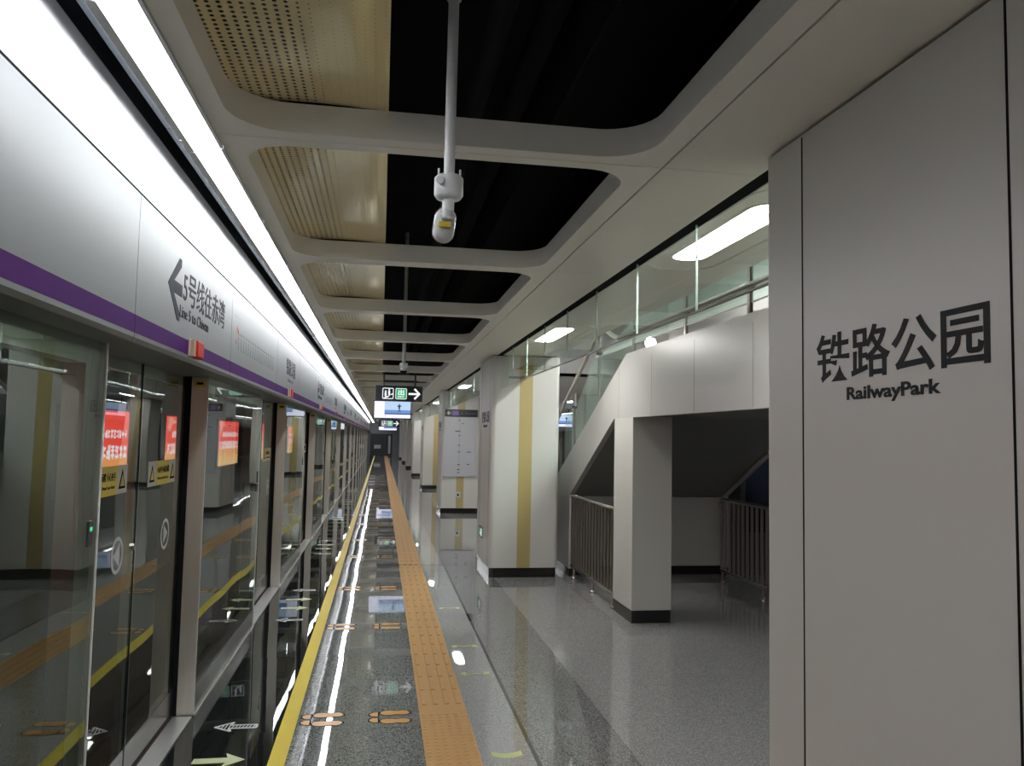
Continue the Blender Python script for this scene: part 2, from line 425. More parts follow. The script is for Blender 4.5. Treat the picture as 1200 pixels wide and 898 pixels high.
# tactile strip: ribs, with a dotted tile at the near end
b = MB(); x0, x1 = .292, .592; b.box(x0, x1, .6, 10.935, 0, .003, M_TACT); b.box(x0, x1, 11.005, Y1 - .4, 0, .003, M_TACT)
y = .6
while y < 5.1:
    for i in range(6):
        cx = x0 + .025 + i * .05
        for cy in (y + .025,):
            b.lathe([(.016, .003), (.012, .0065), (0, .0065)], (cx, cy, 0), M_TACT, 8)
    y += .05
y = 5.3
while y < Y1 - .8:
    for i in range(4):
        cx = x0 + .0375 + i * .075
        b.bbox(cx - .016, cx + .016, y + .012, y + .288, .002, .0075, M_TACT, .0035, 1)
    y += .3
    if 10.8 < y < 11.0: y = 11.0
tag(b.build('tactile_paving_strip'), 'long ochre tactile paving strip running down the platform floor', 'tactile paving')

# footprint stickers, toes towards the doors
def sole_pts(g=0.0):
    def half(t):
        return .038 + .012 * math.sin(PI * min(1, max(0, t)) * 1.0) - .016 * math.exp(-((t - .55) / .16) ** 2)
    pts = []
    n = 14; L = .185
    up = []; dn = []
    for i in range(n + 1):
        t = i / n; w = half(t) * math.sqrt(max(0, 1 - (2 * t - 1) ** 6)) + g
        xx = -L / 2 + L * t
        if i == 0: xx -= g
        if i == n: xx += g
        up.append((xx, w)); dn.append((xx, -w * .72 - g * .2))
    return dn + up[::-1]
def toe_pts(g=0.0):
    return [(.012 + g, -.034 - g), (.012 + g, .04 + g), (-.016, .036 + g), (-.036 - g, .016 + g), (-.04 - g, -.006 - g), (-.022 - g, -.03 - g)]
FOOT = None
def footprint(x, y, label):
    global FOOT
    if FOOT is None:
        t = empty('footprint_sticker')
        for sy in (1, -1):
            ofs = .068 * sy
            o = MB()
            flip = lambda P: [(p[0], p[1] * sy) for p in P][::sy]
            o.prism(flip(sole_pts(.010)), FLAT((.03, ofs, .0004)), .0005, M_INK)
            o.prism(flip(toe_pts(.009)), FLAT((-.088, ofs * .72, .0004)), .0005, M_INK)
            o.build('outline', t)
            s = MB()
            s.prism(flip(sole_pts()), FLAT((.03, ofs, .0010)), .0008, M_ORANGE)
            s.prism(flip(toe_pts()), FLAT((-.088, ofs * .72, .0010)), .0008, M_ORANGE)
            s.build('sole', t)
        FOOT = t; o = t
    else:
        o = copy_tree(FOOT)
    o.location = (x, y, 0)
    return tag(o, label, 'floor sticker', 'orange footprint stickers')
rows = []
for k in range(8):
    c = 4.22 + 4.22 * k
    rows += [c - .93, c + .90]
rows = rows[1:]
for i, y in enumerate(rows):
    for x, s in ((.11, 'beside the tactile strip'), (-.30, 'near the yellow line')):
        lab = 'orange footprint pair %s, %s row from the near end' % (s, nth(i))
        if i > 8: lab = 'tiny distant orange footprint pair %s' % s
        footprint(x, y, lab)

# arrows in front of each door
def arrow_pts(L, W, s=.36):
    h = W / 2
    return [(-L / 2, 0), (-L / 2 + L * .42, -h), (-L / 2 + L * .36, -h * s), (L / 2, -h * s), (L / 2, h * s), (-L / 2 + L * .36, h * s), (-L / 2 + L * .42, h)]
def white_arrow():
    o = MB(); P = arrow_pts(.24, .15)
    for i in range(len(P)):      # outline
        a, c = Vector((*P[i], 0)), Vector((*P[(i + 1) % len(P)], 0)); d = (c - a).normalized(); nn = Vector((-d.y, d.x, 0)) * .007
        o.prism([(a + nn).xy[:], (c + nn).xy[:], (c - nn).xy[:], (a - nn).xy[:]][::-1], FLAT((0, 0, .0006)), .0008, M_WSTICK)
    for i in range(-5, 9):        # hatching
        x = i * .02
        hh = .022 if x > -.03 else max(.006, .07 * (x + .12) / .09)
        if abs(x) < .115: o.prism([(x - .003, -hh), (x + .003, -hh), (x + .012, hh), (x + .006, hh)], FLAT((0, 0, .0006)), .0008, M_WSTICK)
    return o
WA = GA = None
for k in range(6):
    c = 4.22 + 4.22 * k
    for dy, kind in ((.83, 'w'), (.33, 'g'), (-.10, 'g2'), (-.62, 'w2')):
        if k == 0 and dy < 0: continue
        if kind[0] == 'w':
            if WA is None: WA = white_arrow().build('floor_arrow_sticker'); o = WA
            else: o = copy_tree(WA)
            lab = 'white hatched arrow on the black floor pointing into the %s screen door, %s one' % (nth(k), 'farther' if dy > 0 else 'nearer')
        else:
            if GA is None:
                g = MB(); g.prism([(-p[0], -p[1]) for p in arrow_pts(.27, .19)], FLAT((0, 0, .0005)), .001, M_PGREEN); GA = g.build('floor_arrow_sticker'); o = GA
            else: o = copy_tree(GA)
            lab = 'pale green arrow on the black floor pointing out of the %s screen door, %s one' % (nth(k), 'farther' if dy > .2 else 'nearer')
        o.location = (-.80, c + dy, 0)
        tag(o, lab, 'floor sticker', 'door arrow stickers')
# worn lime marks on the light strip
for i, (y, solid) in enumerate(((4.46, 1), (5.97, 0), (6.74, 0), (8.23, 0))):
    o = MB(); w = .085
    up = [(-w, .045), (-w * .45, .02), (0, .012), (w * .45, .02), (w, .045)]
    lo = [(w, -.02), (w * .45, -.045), (0, -.052), (-w * .45, -.045), (-w, -.02)]
    if solid: o.prism((up + lo)[::-1], FLAT((0, 0, .0005)), .001, M_LIME)
    else:
        s = 1 if i == 1 else -1
        for a in range(4):
            p, q = up[a], up[a + 1]; 
            o.prism([(p[0], -s * p[1]), (q[0], -s * q[1]), (q[0], -s * (q[1] - .022)), (p[0], -s * (p[1] - .022))][::-s], FLAT((0, 0, .0005)), .001, M_LIME)
        for sx in (-1, 1):
            o.prism([(sx * w - .02, -.03), (sx * w + .02, -.03), (sx * w + .02, .035), (sx * w - .02, .035)], FLAT((0, 0, .0005)), .001, M_LIME)
    o = o.build('floor_marker_sticker'); o.location = (.742, y, 0)
    tag(o, ['solid lime curved sticker on the light grey strip nearest the camera', 'worn lime bracket sticker on the light grey strip, second from the near end',
            'worn lime arc sticker on the light grey strip, third from the near end', 'faint lime sticker on the light grey strip, farthest from the camera'][i], 'floor sticker', 'lime floor markers')

# ------------------------------------------------------------------ ceiling with rounded openings
BEAMS = [-1.33, .78, 2.87, 4.86, 6.86, 8.97, 11.13, 13.28]
while BEAMS[-1] < Y1 - 3: BEAMS.append(BEAMS[-1] + 2.12)
BW = .07
HX0, HX1 = -.535, .945
c = MB()
def holed_plate(mb, x0, x1, y0, y1, loop, z, hwall, m):
    bm = bmesh.new()
    outer = [bm.verts.new((x, y, z)) for x, y in ((x0, y0), (x1, y0), (x1, y1), (x0, y1))]
    inner = [bm.verts.new((x, y, z)) for x, y in loop]
    es = [bm.edges.new((L[i], L[(i + 1) % len(L)])) for L in (outer, inner) for i in range(len(L))]
    bmesh.ops.triangle_fill(bm, use_beauty=True, use_dissolve=False, edges=es)
    bm.verts.index_update()
    fs = [[v.index for v in f.verts] for f in bm.faces]
    vs = [v.co[:] for v in bm.verts]
    n0 = len(vs); k = len(loop)
    mb.raw(vs, fs, m)
    bm.free()
    ring = [(x, y, z) for x, y in loop] + [(x, y, z + hwall) for x, y in loop]
    mb.raw(ring, [(i, (i + 1) % k, k + (i + 1) % k, k + i) for i in range(k)], m, True)
    for a, bb in (((x0, y0), (x1, y0)), ((x1, y0), (x1, y1)), ((x1, y1), (x0, y1)), ((x0, y1), (x0, y0))):
        mb.raw([(*a, z), (*bb, z), (*bb, z + .03), (*a, z + .03)], [(0, 1, 2, 3)], m)
for i in range(len(BEAMS) - 1):
    ya, yb = BEAMS[i], BEAMS[i + 1]
    g = .003 if i % 2 == 0 else 0
    loop = rrect(HX0, HX1, ya + BW, yb - BW, .19, 8)
    holed_plate(c, -.605, 1.036, ya + g, yb - (.003 if i % 2 else 0), loop, ZC, .105, M_CEIL)
    c.box(1.044, 1.440, ya + .002, yb - .002, ZC, ZC + .03, M_CEIL)
ceiling = struct(c.build('ceiling'), 'white suspended ceiling with rounded openings above the platform edge')
c = MB()
c.box(-.61, 1.455, Y0, BEAMS[0], ZC, ZC + .1, M_CEIL)
c.box(-.61, 1.455, BEAMS[-1], Y1, ZC, ZC + .1, M_CEIL)
c.box(1.515, 2.15, Y0, Y1, ZC, ZC + .05, M_CEIL)
c.box(2.15, 4.83, 13.0, Y1, ZC, ZC + .05, M_CEIL)
c.box(4.83, mir(-.6), Y0, Y1, ZC, ZC + .05, M_CEIL)
struct(c.build('ceiling_inner'), 'plain white ceiling band behind the hanging glass')
c = MB()
c.box(-5, 12, Y0, Y1, 4.3, 4.4, M_VOID)
c.box(1.445, 1.515, Y0, Y1, ZC + .004, 4.3, M_VOID)
c.box(-.80, -.77, Y0, Y1, 2.98, 4.3, M_VOID)
struct(c.build('ceiling_void'), 'black painted slab and sides of the void above the ceiling')
c = MB()
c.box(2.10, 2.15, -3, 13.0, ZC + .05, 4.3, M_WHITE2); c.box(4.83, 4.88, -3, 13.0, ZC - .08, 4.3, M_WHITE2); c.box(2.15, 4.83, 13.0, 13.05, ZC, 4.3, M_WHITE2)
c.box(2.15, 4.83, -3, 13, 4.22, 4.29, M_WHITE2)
struct(c.build('wall_stairwell'), 'white panelled stairwell shaft above the landing')

# perforated metal panels in the openings
PW = .535
def perf_mesh(length):
    o = MB(); n = 12; v = []
    for i in range(n + 1):
        x = PW * i / n; z = .012 * math.sin(PI * i / n)
        v += [(x, 0, z), (x, length, z)]
    o.raw(v, [(2 * i, 2 * i + 1, 2 * i + 3, 2 * i + 2) for i in range(n)], M_PERF, True)
    o.raw([(p[0], p[1], p[2] + .006) for p in v], [(2 * i, 2 * i + 2, 2 * i + 3, 2 * i + 1) for i in range(n)], M_VOID, True)
    e = MB(); e.box(PW - .002, PW + .003, 0, length, -.006, .03, M_PERF)
    return o, e
for i in range(len(BEAMS) - 1):
    ya, yb = BEAMS[i] + BW - .01, BEAMS[i + 1] - BW + .01
    if yb < 0.5: continue
    o, e = perf_mesh(yb - ya)
    t = empty('perforated_ceiling_panel', (HX0 - .012, ya, ZC + .105))
    o.build('perforated_sheet', t); e.build('edge_fold', t)
    tag(t, ('champagne perforated metal panel in the %s ceiling opening from the near end' % nth(i - 1)) if i < 9 else 'distant champagne perforated metal panel in a far ceiling opening', 'ceiling panel', 'perforated ceiling panels')

# dark services in the void
for nm, (p, q, r), lab in (('service_pipe', ((.42, .9, 3.42), (.42, 30, 3.42), .05), 'dark pipe running lengthwise in the black ceiling void, left one'),
                           ('service_pipe', ((.64, .9, 3.5), (.64, 30, 3.5), .06), 'dark pipe running lengthwise in the black ceiling void, right one')):
    o = MB(); o.tube(p, q, r, M_DUCT, 16); tag(o.build(nm), lab, 'pipe', 'void pipes')
o = MB(); o.bbox(.78, 1.2, .9, 30, 3.3, 3.62, M_DUCT, .01)
tag(o.build('air_duct'), 'dark rectangular air duct high in the black ceiling void', 'duct')
o = MB(); o.box(-.4, 1.44, 2.05, 2.17, 3.18, 3.30, M_DUCT)
tag(o.build('support_beam'), 'dark cross beam in the ceiling void above the nearest opening', 'beam')

# ------------------------------------------------------------------ light strip along the doors
LX0, LX1 = -.705, -.619
def strip_light():
    t = empty('linear_ceiling_light')
    o = MB()
    o.box(-.018, .0, 0, 1.028, -.026, .16, M_LGREY); o.box(LX1 - LX0, LX1 - LX0 + .012, 0, 1.028, -.004, .16, M_LGREY)
    o.box(0, LX1 - LX0, 0, .010, -.007, .1, M_GREY); o.box(0, LX1 - LX0, .0, 1.028, .1, .16, M_LGREY)
    o.build('housing', t)
    d = MB(); d.box(.001, LX1 - LX0 - .001, .007, 1.027, -.001, .05, E_STRIP); d.build('diffuser', t)
    h = MB(); h.box(-.046, -.028, .0, 1.028, .026, .044, E_COVE); h.box(-.028, -.018, .0, 1.028, .0, .056, M_LGREY); h.box(-.105, -.018, 0, 1.028, .056, .062, M_VOID); h.box(-.056, -.018, 0, 1.028, .016, .021, M_LGREY)  # lip and black plate added around the tube to keep its light off the header
    h.build('cove_tube', t)
    return t
SL = strip_light(); SL.location = (LX0, -.2, ZC - .004)
i = 0; y = -.10 - 1.034 * 11  # strip extended out of view behind the camera to add fill light
while y < Y1 - 1.2:
    o = SL if i == 0 else copy_tree(SL)
    o.location = (LX0, y, ZC - .004)
    j = i - 13
    lab = ('%s panel of the long ceiling light strip, counted from the top edge of the view' % nth(j)) if 0 <= j < 14 else ('light panel of the long strip overhead, outside the near edge of the view' if j < 0 else 'far panel of the long ceiling light strip, merging into a line')
    tag(o, lab, 'ceiling light', 'panels of the ceiling light strip')
    y += 1.034; i += 1
# mirrored strip over the other platform edge: one long fitting per bay
for k in range(8):
    t = empty('linear_ceiling_light', (mir(LX0), 3 + 8.2 * k, ZC - .004))
    o = MB(); o.box(-.1, .02, 0, 8.1, .0, .1, M_LGREY); o.build('housing', t)
    o = MB(); o.box(-.082, 0, .05, 8.05, -.004, .0, E_FAR); o.build('diffuser', t)
    tag(t, 'long light fitting over the far platform edge behind the stairs, %s one' % nth(k), 'ceiling light', 'lights over the other platform edge')

# recessed twin-tube lights behind the hanging glass
def panel_light():
    t = empty('recessed_ceiling_light')
    o = MB(); hole = rrect(-.095, .095, -.56, .56, .09, 8); k = len(hole)
    out = rrect(-.115, .115, -.58, .58, .11, 8)
    ring = [(x, y, 0) for x, y in hole] + [(x, y, -.004) for x, y in hole] + [(x, y, -.004) for x, y in out] + [(x, y, 0) for x, y in out]
    for a in (0, 1, 2): o.raw(ring, [(a * k + i, a * k + (i + 1) % k, (a + 1) * k + (i + 1) % k, (a + 1) * k + i) for i in range(k)], M_CEIL, True)
    o.build('frame', t)
    d = MB(); d.prism(rrect(-.094, .094, -.559, .559, .09, 8), FLAT((0, 0, -.002)), .001, E_PANEL); d.build('diffuser', t)
    g = MB(); g.box(.026, .038, -.53, .53, -.0060, -.0015, M_GREY); g.build('divider', t)
    h = MB(); hole = rrect(-.182, .235, -.80, .80, .17, 8); out = rrect(-.192, .245, -.81, .81, .18, 8); k = len(hole)
    ring = [(x, y, 0) for x, y in hole] + [(x, y, -.008) for x, y in hole] + [(x, y, -.008) for x, y in out] + [(x, y, 0) for x, y in out]
    for a in (0, 1, 2): h.raw(ring, [(a * k + i, a * k + (i + 1) % k, (a + 1) * k + (i + 1) % k, (a + 1) * k + i) for i in range(k)], M_CEIL, True)
    h.build('trim_ring', t)
    return t
PL = panel_light()
ys = [-9.0, -4.8, -.5, 3.76, 7.85, 12.3, 16.6, 20.9, 25.1, 29.4, 33.6, 37.9, 46.3, 54.6]  # lights behind the camera are added as unseen fill
for i, y in enumerate(ys):
    o = PL if i == 0 else copy_tree(PL)
    o.location = (1.70, y, ZC)
    tag(o, 'recessed ceiling light added behind the camera for fill, out of view' if i < 3 else ['bright recessed ceiling light behind the hanging glass beside the near column', 'recessed ceiling light seen through the hanging glass above the yellow-striped column'][i - 3] if i < 5 else 'recessed ceiling light behind the columns, %s in the row from the near end' % nth(i - 3), 'ceiling light', 'recessed lights behind the glass')
for i, y in enumerate([22.0, 25.5, 33.0]):
    o = copy_tree(PL); o.location = (mir(1.70), y, ZC)
    tag(o, 'recessed ceiling light over the far platform beyond the stairs, %s one' % nth(i), 'ceiling light', 'recessed lights beyond the stairs')

# ------------------------------------------------------------------ columns
def station_name(mb, fr_origin, frame, wch, hch, gap, wen, hen, den, shift, m):
    add_text(mb, '\u94c1\u8def\u516c\u56ed', frame(fr_origin), wch, hch, m, bold=.014)
    o = Vector(fr_origin); r = Vector(frame((0, 0, 0))[1])
    e = o + r * shift + Vector((0, 0, -den))
    add_text(mb, 'RailwayPark', frame(tuple(e)), wen, hen, m, bold=.028)
def column(y0, mirror=False):
    t = empty('column', ((CXA + CXB) / 2 if not mirror else mir((CXA + CXB) / 2), y0 + CLEN / 2, 0))
    hw = (CXB - CXA) / 2; hl = CLEN / 2
    P = rrect(-hw, hw, -hl, hl, .05, 5)
    o = MB(); o.prism(P, FLAT((0, 0, .12)), ZC - .12 - .012, M_WHITE)
    # seams of the cladding
    for yy in (-hl + .14, hl - .275):
        for sx in (-1, 1): o.box(sx * hw - .0012 , sx * hw + .0012, yy - .0035, yy + .0035, .125, ZC - .02, M_INK)
    o.build('cladding', t)
    q = MB(); q.prism(rrect(-hw + .012, hw - .012, -hl + .012, hl - .012, .04, 5), FLAT((0, 0, 0)), .12, M_BLACK); q.build('plinth', t)
    q = MB(); q.prism(rrect(-hw + .03, hw - .03, -hl + .03, hl - .03, .03, 5), FLAT((0, 0, ZC - .012)), .0115, M_INK); q.build('shadow_gap', t)
    for sy in (-1, 1):
        P = [(-hw + .045, .122), (hw - .045, .122), (hw - .045, ZC - .013), (-hw + .24, ZC - .013), (-hw + .24, 2.44)]
        P += [(-hw + .24 - .195 * math.sin(a * PI / 16), 2.44 - .40 * (1 - math.cos(a * PI / 16))) for a in range(1, 9)]
        q = MB()
        if sy < 0: q.prism(P, ((0, -hl, 0), (1, 0, 0), (0, 0, 1)), .008, M_WHITE)
        else: q.prism([(-p[0], p[1]) for p in P][::-1], ((0, hl, 0), (-1, 0, 0), (0, 0, 1)), .008, M_WHITE)
        q.build('face_panel', t)
        q = MB(); q.box(-.085, .085, min(sy * hl, sy * (hl + .0095)), max(sy * hl, sy * (hl + .0095)), .124, ZC - .015, M_YELP); q.build('yellow_stripe', t)['label'] = 'yellow vertical stripe'
    return t
CM = column(0); CM.location.y = 0
def name_part(t, y_mid):
    mb = MB(); s = Vector((-(CXB - CXA) / 2 - .0002, y_mid, 2.018))
    station_name(mb, tuple(s), FACE_NX, .735, .152, 0, .405, .05, .123, 0, M_TEXT)
    mb.build('station_name', t)
for i, y in enumerate(COLS):
    o = CM if i == 0 else copy_tree(CM)
    o.location = ((CXA + CXB) / 2, y + CLEN / 2, 0)
    lab = ['big near column with the black station name on its side', 'white column with a yellow stripe beside the stairs', 'white column carrying the route map board'][i] if i < 3 else 'white yellow-striped column beyond the map board, %s in the row' % nth(i)
    tag(o, lab, 'column', 'platform columns')
# lettering only after copying, so that it can stand at the place each side shows it
for i, y in enumerate(COLS[:4]):
    cob = [o for o in COL.objects if o.name.startswith('column') and abs(o.location.y - y - CLEN / 2) < .01 and o.location.x < 2][0]
    name_part(cob, 1.972 - 1.40 - CLEN / 2)
for i, y in enumerate(COLS[2:5]):
    o = copy_tree(CM); 
    for ch in list(o.children):
        if ch.name.startswith('station_name'): bpy.data.objects.remove(ch)
    o.location = (mir((CXA + CXB) / 2), y + CLEN / 2, 0)
    tag(o, 'white column on the far side of the stairs, %s one' % nth(i), 'column', 'columns beyond the stairs')

# small things on the columns
t = empty('exit_plate', (CXA - .001, 10.73, .48)); o = MB(); o.box(-.008, 0, -.16, .16, -.075, .075, M_DARK); o.build('frame', t)
o = MB(); rect(o, FACE_NX((-.008, 0, 0)), -.145, .145, -.06, .06, E_EXITS, .001); o.build('face', t)
o = MB(); f = FACE_NX((-.0092, 0, 0))
o.prism([(-.02, .03), (.0, .045), (.02, .03), (.0, .015)], f, .0008, E_WHITE); o.prism([(-.05, -.04), (-.03, -.04), (.01, .01), (-.01, .015)], f, .0008, E_WHITE)
o.prism([(.0, -.01), (.05, -.045), (.06, -.035), (.015, .01)], f, .0008, E_WHITE); rect(o, f, .08, .13, -.05, .05, E_WHITE, .0008); o.build('running_figure', t)
tag(t, 'small green exit plate low on the side of the yellow-striped column', 'sign')
t = empty('fire_alarm_box', (1.77, 18.19, .43)); o = MB(); o.bbox(-.05, .05, -.03, 0, -.06, .06, M_WSTICK, .006); o.build('casing', t)
o = MB(); o.bbox(-.02, .02, -.036, -.029, -.03, .02, M_INK, .003); o.build('socket', t)
tag(t, 'small white box with dark centre on the yellow stripe under the map board', 'socket box')

# route map board
t = empty('route_map_board', (1.79, 18.19, 0))
o = MB(); o.bbox(-.385, .375, -.045, -.001, .84, 2.20, M_GREY, .006); o.build('frame', t)
o = MB(); o.box(-.372, .362, -.048, -.044, .855, 2.185, M_BOARD); o.build('board', t)
o = MB(); o.bbox(-.36, .385, -.06, -.001, 2.20, 2.37, M_SIGNBK, .004)
f = FACE_NY((0, -.0602, 2.285)); rect(o, f, -.20, -.05, -.05, .05, M_VIOLET)
o.prism([(-.32, 0), (-.28, -.045), (-.262, -.03), (-.285, -.009), (-.225, -.009), (-.225, .009), (-.285, .009), (-.262, .03), (-.28, .045)], f, .001, M_WSTICK)
for x in (0.0, .10, .17, .24, .31): rect(o, f, x, x + .045, -.02, .012, M_FAINT)
o.build('header_strip', t)
o = MB(); f = FACE_NY((0, -.0482, 0))
rect(o, f, -.02, -.016, .95, 2.1, M_FAINT)
for z, w, x in ((2.12, .05, -.03), (2.05, .03, .05), (1.87, .12, -.06), (1.77, .04, -.02), (1.55, .05, -.03), (1.40, .05, -.02), (1.40, .10, .2), (1.11, .06, -.03), (1.12, .06, .19), (1.0, .06, -.03), (.93, .06, -.03)):
    rect(o, f, x - w / 2, x + w / 2, z - .008, z + .008, M_TEXTG)
o.build('map_print', t)
tag(t, 'tall white route map board with a black header strip on the third column', 'map board')

# poster on the column beyond the stairs
t = empty('advertising_cabinet', (5.16, 9.948, 0))
o = MB(); o.bbox(-.46, .40, -.03, .55, 0, 1.66, M_DARK, .01); o.build('casing', t)
o = MB(); f = FACE_NY((0, -.0305, 0))
rect(o, f, -.385, .285, .565, 1.605, M_POSTB)
o.prism([(-.06, .565), (.03, .565), (.12, 1.45), (.0, 1.35)], FACE_NY((0, -.0317, 0)), .001, M_POSTR)
o.prism([(-.05, 1.45), (.285, 1.42), (.285, 1.605), (.06, 1.605)], FACE_NY((0, -.0317, 0)), .001, M_POSTO)
o.prism([(.05, 1.26), (.11, 1.26), (.06, 1.08), (.045, 1.09), (.085, 1.235), (.05, 1.235)][::-1], FACE_NY((0, -.033, 0)), .001, M_POSTW)
rect(o, FACE_NY((0, -.033, 0)), .06, .2, .93, 1.0, M_POSTW)
o.build('print', t)
tag(t, 'dark cabinet with a blue and red poster behind the far stair railing', 'advertising cabinet')

# ------------------------------------------------------------------ hanging smoke-curtain glass
XG = 1.485
def curtain(ya, yb, name_lab, first):
    n = 8; L = (yb - ya) / n
    for i in range(n):
        t = empty('smoke_curtain_pane', (XG, ya + L * (i + .5), 2.38))
        o = MB(); o.box(-.005, .005, -L / 2 + .004, L / 2 - .004, 0, ZC - 2.38 + .02, M_CURT); o.build('glass', t)
        e = MB(); e.box(-.006, .006, -L / 2 + .004, L / 2 - .004, -.010, 0, M_STEELD); e.build('edge_profile', t)
        e = MB(); e.box(-.006, .006, -L / 2 - .001, -L / 2 + .004, 0, ZC - 2.38, M_GEDGE); e.build('joint_seal', t)
        tag(t, name_lab % nth(i), 'glass pane', 'hanging glass panes')
curtain(COLS[0] + CLEN, COLS[1], '%s hanging glass pane from the near column towards the striped column', True)
for j in range(1, 5):
    nm = ['', 'striped column', 'map board column', 'fourth column', 'fifth column'][j]
    curtain(COLS[j] + CLEN, COLS[j + 1], '%s hanging glass pane beyond the ' + nm, False)

# ------------------------------------------------------------------ staircase
SX0, SX1 = 2.41, 4.57
t = empty('staircase', ((SX0 + SX1) / 2, 10.2, 0)); T0 = Vector(t.location)
def yz_prism(mb, pts, x0, x1, m):
    # outline in (y, z), extruded along x
    mb.prism([(p[0] - T0.y, p[1]) for p in pts], ((x0 - T0.x, 0, 0), (0, 1, 0), (0, 0, 1)), x1 - x0, m)
steps = [(8.06, 2.0), (10.2, .965), (10.2, 0), (12.3, 0)]
ns = 14
for i in range(ns):
    steps.append((12.3 - .3 * i, .15 * (i + 1))); steps.append((12.3 - .3 * (i + 1), .15 * (i + 1)))
steps += [(3.0, 2.10), (3.0, 2.0)]
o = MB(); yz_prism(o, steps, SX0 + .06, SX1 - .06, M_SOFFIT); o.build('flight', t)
fas = [(3.0, 1.97), (8.06, 1.97), (10.0, 1.035), (10.0, .1), (12.45, .1), (12.45, .50), (7.66, 2.615), (3.0, 2.615)]
for x0, x1 in ((SX0, SX0 + .06), (SX1 - .06, SX1)):
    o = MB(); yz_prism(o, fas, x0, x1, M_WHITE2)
    if x0 == SX0:
        for ys_ in (3.9, 4.9, 5.9, 6.9, 7.9): o.box(x0 - T0.x - .0008, x0 - T0.x, ys_ - T0.y - .002, ys_ - T0.y + .002, 1.98, 2.55, M_FAINT)
    o.build('side_cladding', t)
    o = MB(); yz_prism(o, [(10.012, 0), (12.44, 0), (12.44, .1), (10.012, .1)], x0 + .008, x1 - .008, M_BLACK); o.build('skirting', t)
o = MB(); yz_prism(o, [(10.10, 0), (10.19, 0), (10.19, .968), (10.10, 1.01)], SX0 + .06, SX1 - .06, M_WHITE); o.build('end_wall', t)
o = MB(); yz_prism(o, [(10.085, 0), (10.099, 0), (10.099, .11), (10.085, .11)], SX0 + .06, SX1 - .06, M_BLACK); o.build('skirting', t)
tag(t, 'white staircase rising towards the camera with a solid landing on a pillar', 'staircase')
for x0, lab in ((SX0 + .002, 'square white pillar under the near edge of the stair landing'),):
    t2 = empty('pillar', (x0 + .2, 7.74, 0))
    o = MB(); o.bbox(-.2, .2, -.31, .31, .12, 1.985, M_WHITE, .004, 1); o.build('cladding', t2)
    o = MB(); o.box(-.195, .195, -.305, .305, 0, .12, M_BLACK); o.build('plinth', t2)
    tag(t2, lab, 'pillar')

# balustrade on the landing and flight
t = empty('stair_balustrade', (2.44, 8.0, 2.62)); B0 = Vector(t.location)
lp = lambda x, y, z: (x - B0.x, y - B0.y, z - B0.z)
def nose(y): return 2.10 if y < 8.1 else max(0, 2.10 - (y - 8.1) * .5)
def top(y): return 2.615 if y < 7.66 else 2.615 - (y - 7.66) * (2.115 / 4.79)
for y in (3.9, 5.0, 6.15, 7.5, 8.75, 9.9, 11.05, 12.2):
    o = MB(); zt = 2.98 if y < 8.2 else nose(y) + 1.02 + .12
    o.box(-.012, .012, y - B0.y - .02, y - B0.y + .02, top(y) - B0.z - .002, zt - B0.z, M_STEELD)
    zr = 2.80 if y < 8.2 else nose(y) + .95
    o.bbox(-.035, .02, y - B0.y - .05, y - B0.y + .05, zr - B0.z - .01, zr - B0.z + .03, M_DARK, .008)
    o.build('post', t)
o = MB(); pts = [lp(2.40, 3.0, 2.80), lp(2.40, 8.0, 2.80)]
pts += [lp(2.40, 8.0 + .06 * i, 2.80 - .0022 * i * i) for i in range(1, 5)]
pts += [lp(2.40, 8.5, nose(8.5) + .87), lp(2.40, 12.2, nose(12.2) + .87), lp(2.40, 12.45, nose(12.45) + .85)]
o.path([lp(2.40, 3.0, 2.80), lp(2.40, 7.9, 2.80)], .021, M_STEELD)
o.path([lp(2.41, 7.9, 2.80), lp(2.41, 8.15, 2.86), lp(2.41, 8.5, 2.98), lp(2.41, 8.9, 2.88), lp(2.41, 10.3, 2.24), lp(2.41, 12.3, 1.30)], .024, M_STEEL)
o.build('handrail', t)
ysp = [3.0, 3.9, 5.0, 6.15, 7.5]
for a, bb in zip(ysp[:-1], ysp[1:]):
    o = MB(); o.box(-.006, .006, a + .025 - B0.y, bb - .025 - B0.y, 2.70 - B0.z, 2.96 - B0.z, M_BALG)
    o.box(-.007, .007, a + .025 - B0.y, bb - .025 - B0.y, 2.692 - B0.z, 2.70 - B0.z, M_STEELD); o.build('glass_panel', t)
for a, bb in ((7.53, 8.72), (8.78, 9.87), (9.93, 11.02), (11.08, 12.17)):
    o = MB(); P = [(a - B0.y, top(a) + .03 - B0.z), (bb - B0.y, top(bb) + .03 - B0.z), (bb - B0.y, min(2.94, nose(bb) + .9) - B0.z), (a - B0.y, min(2.94, nose(a) + 1.05) - B0.z)]
    o.prism(P, ((-.006, 0, 0), (0, 1, 0), (0, 0, 1)), .012, M_BALG); o.build('glass_panel', t)
tag(t, 'steel and green glass balustrade along the top of the white stair side', 'balustrade')

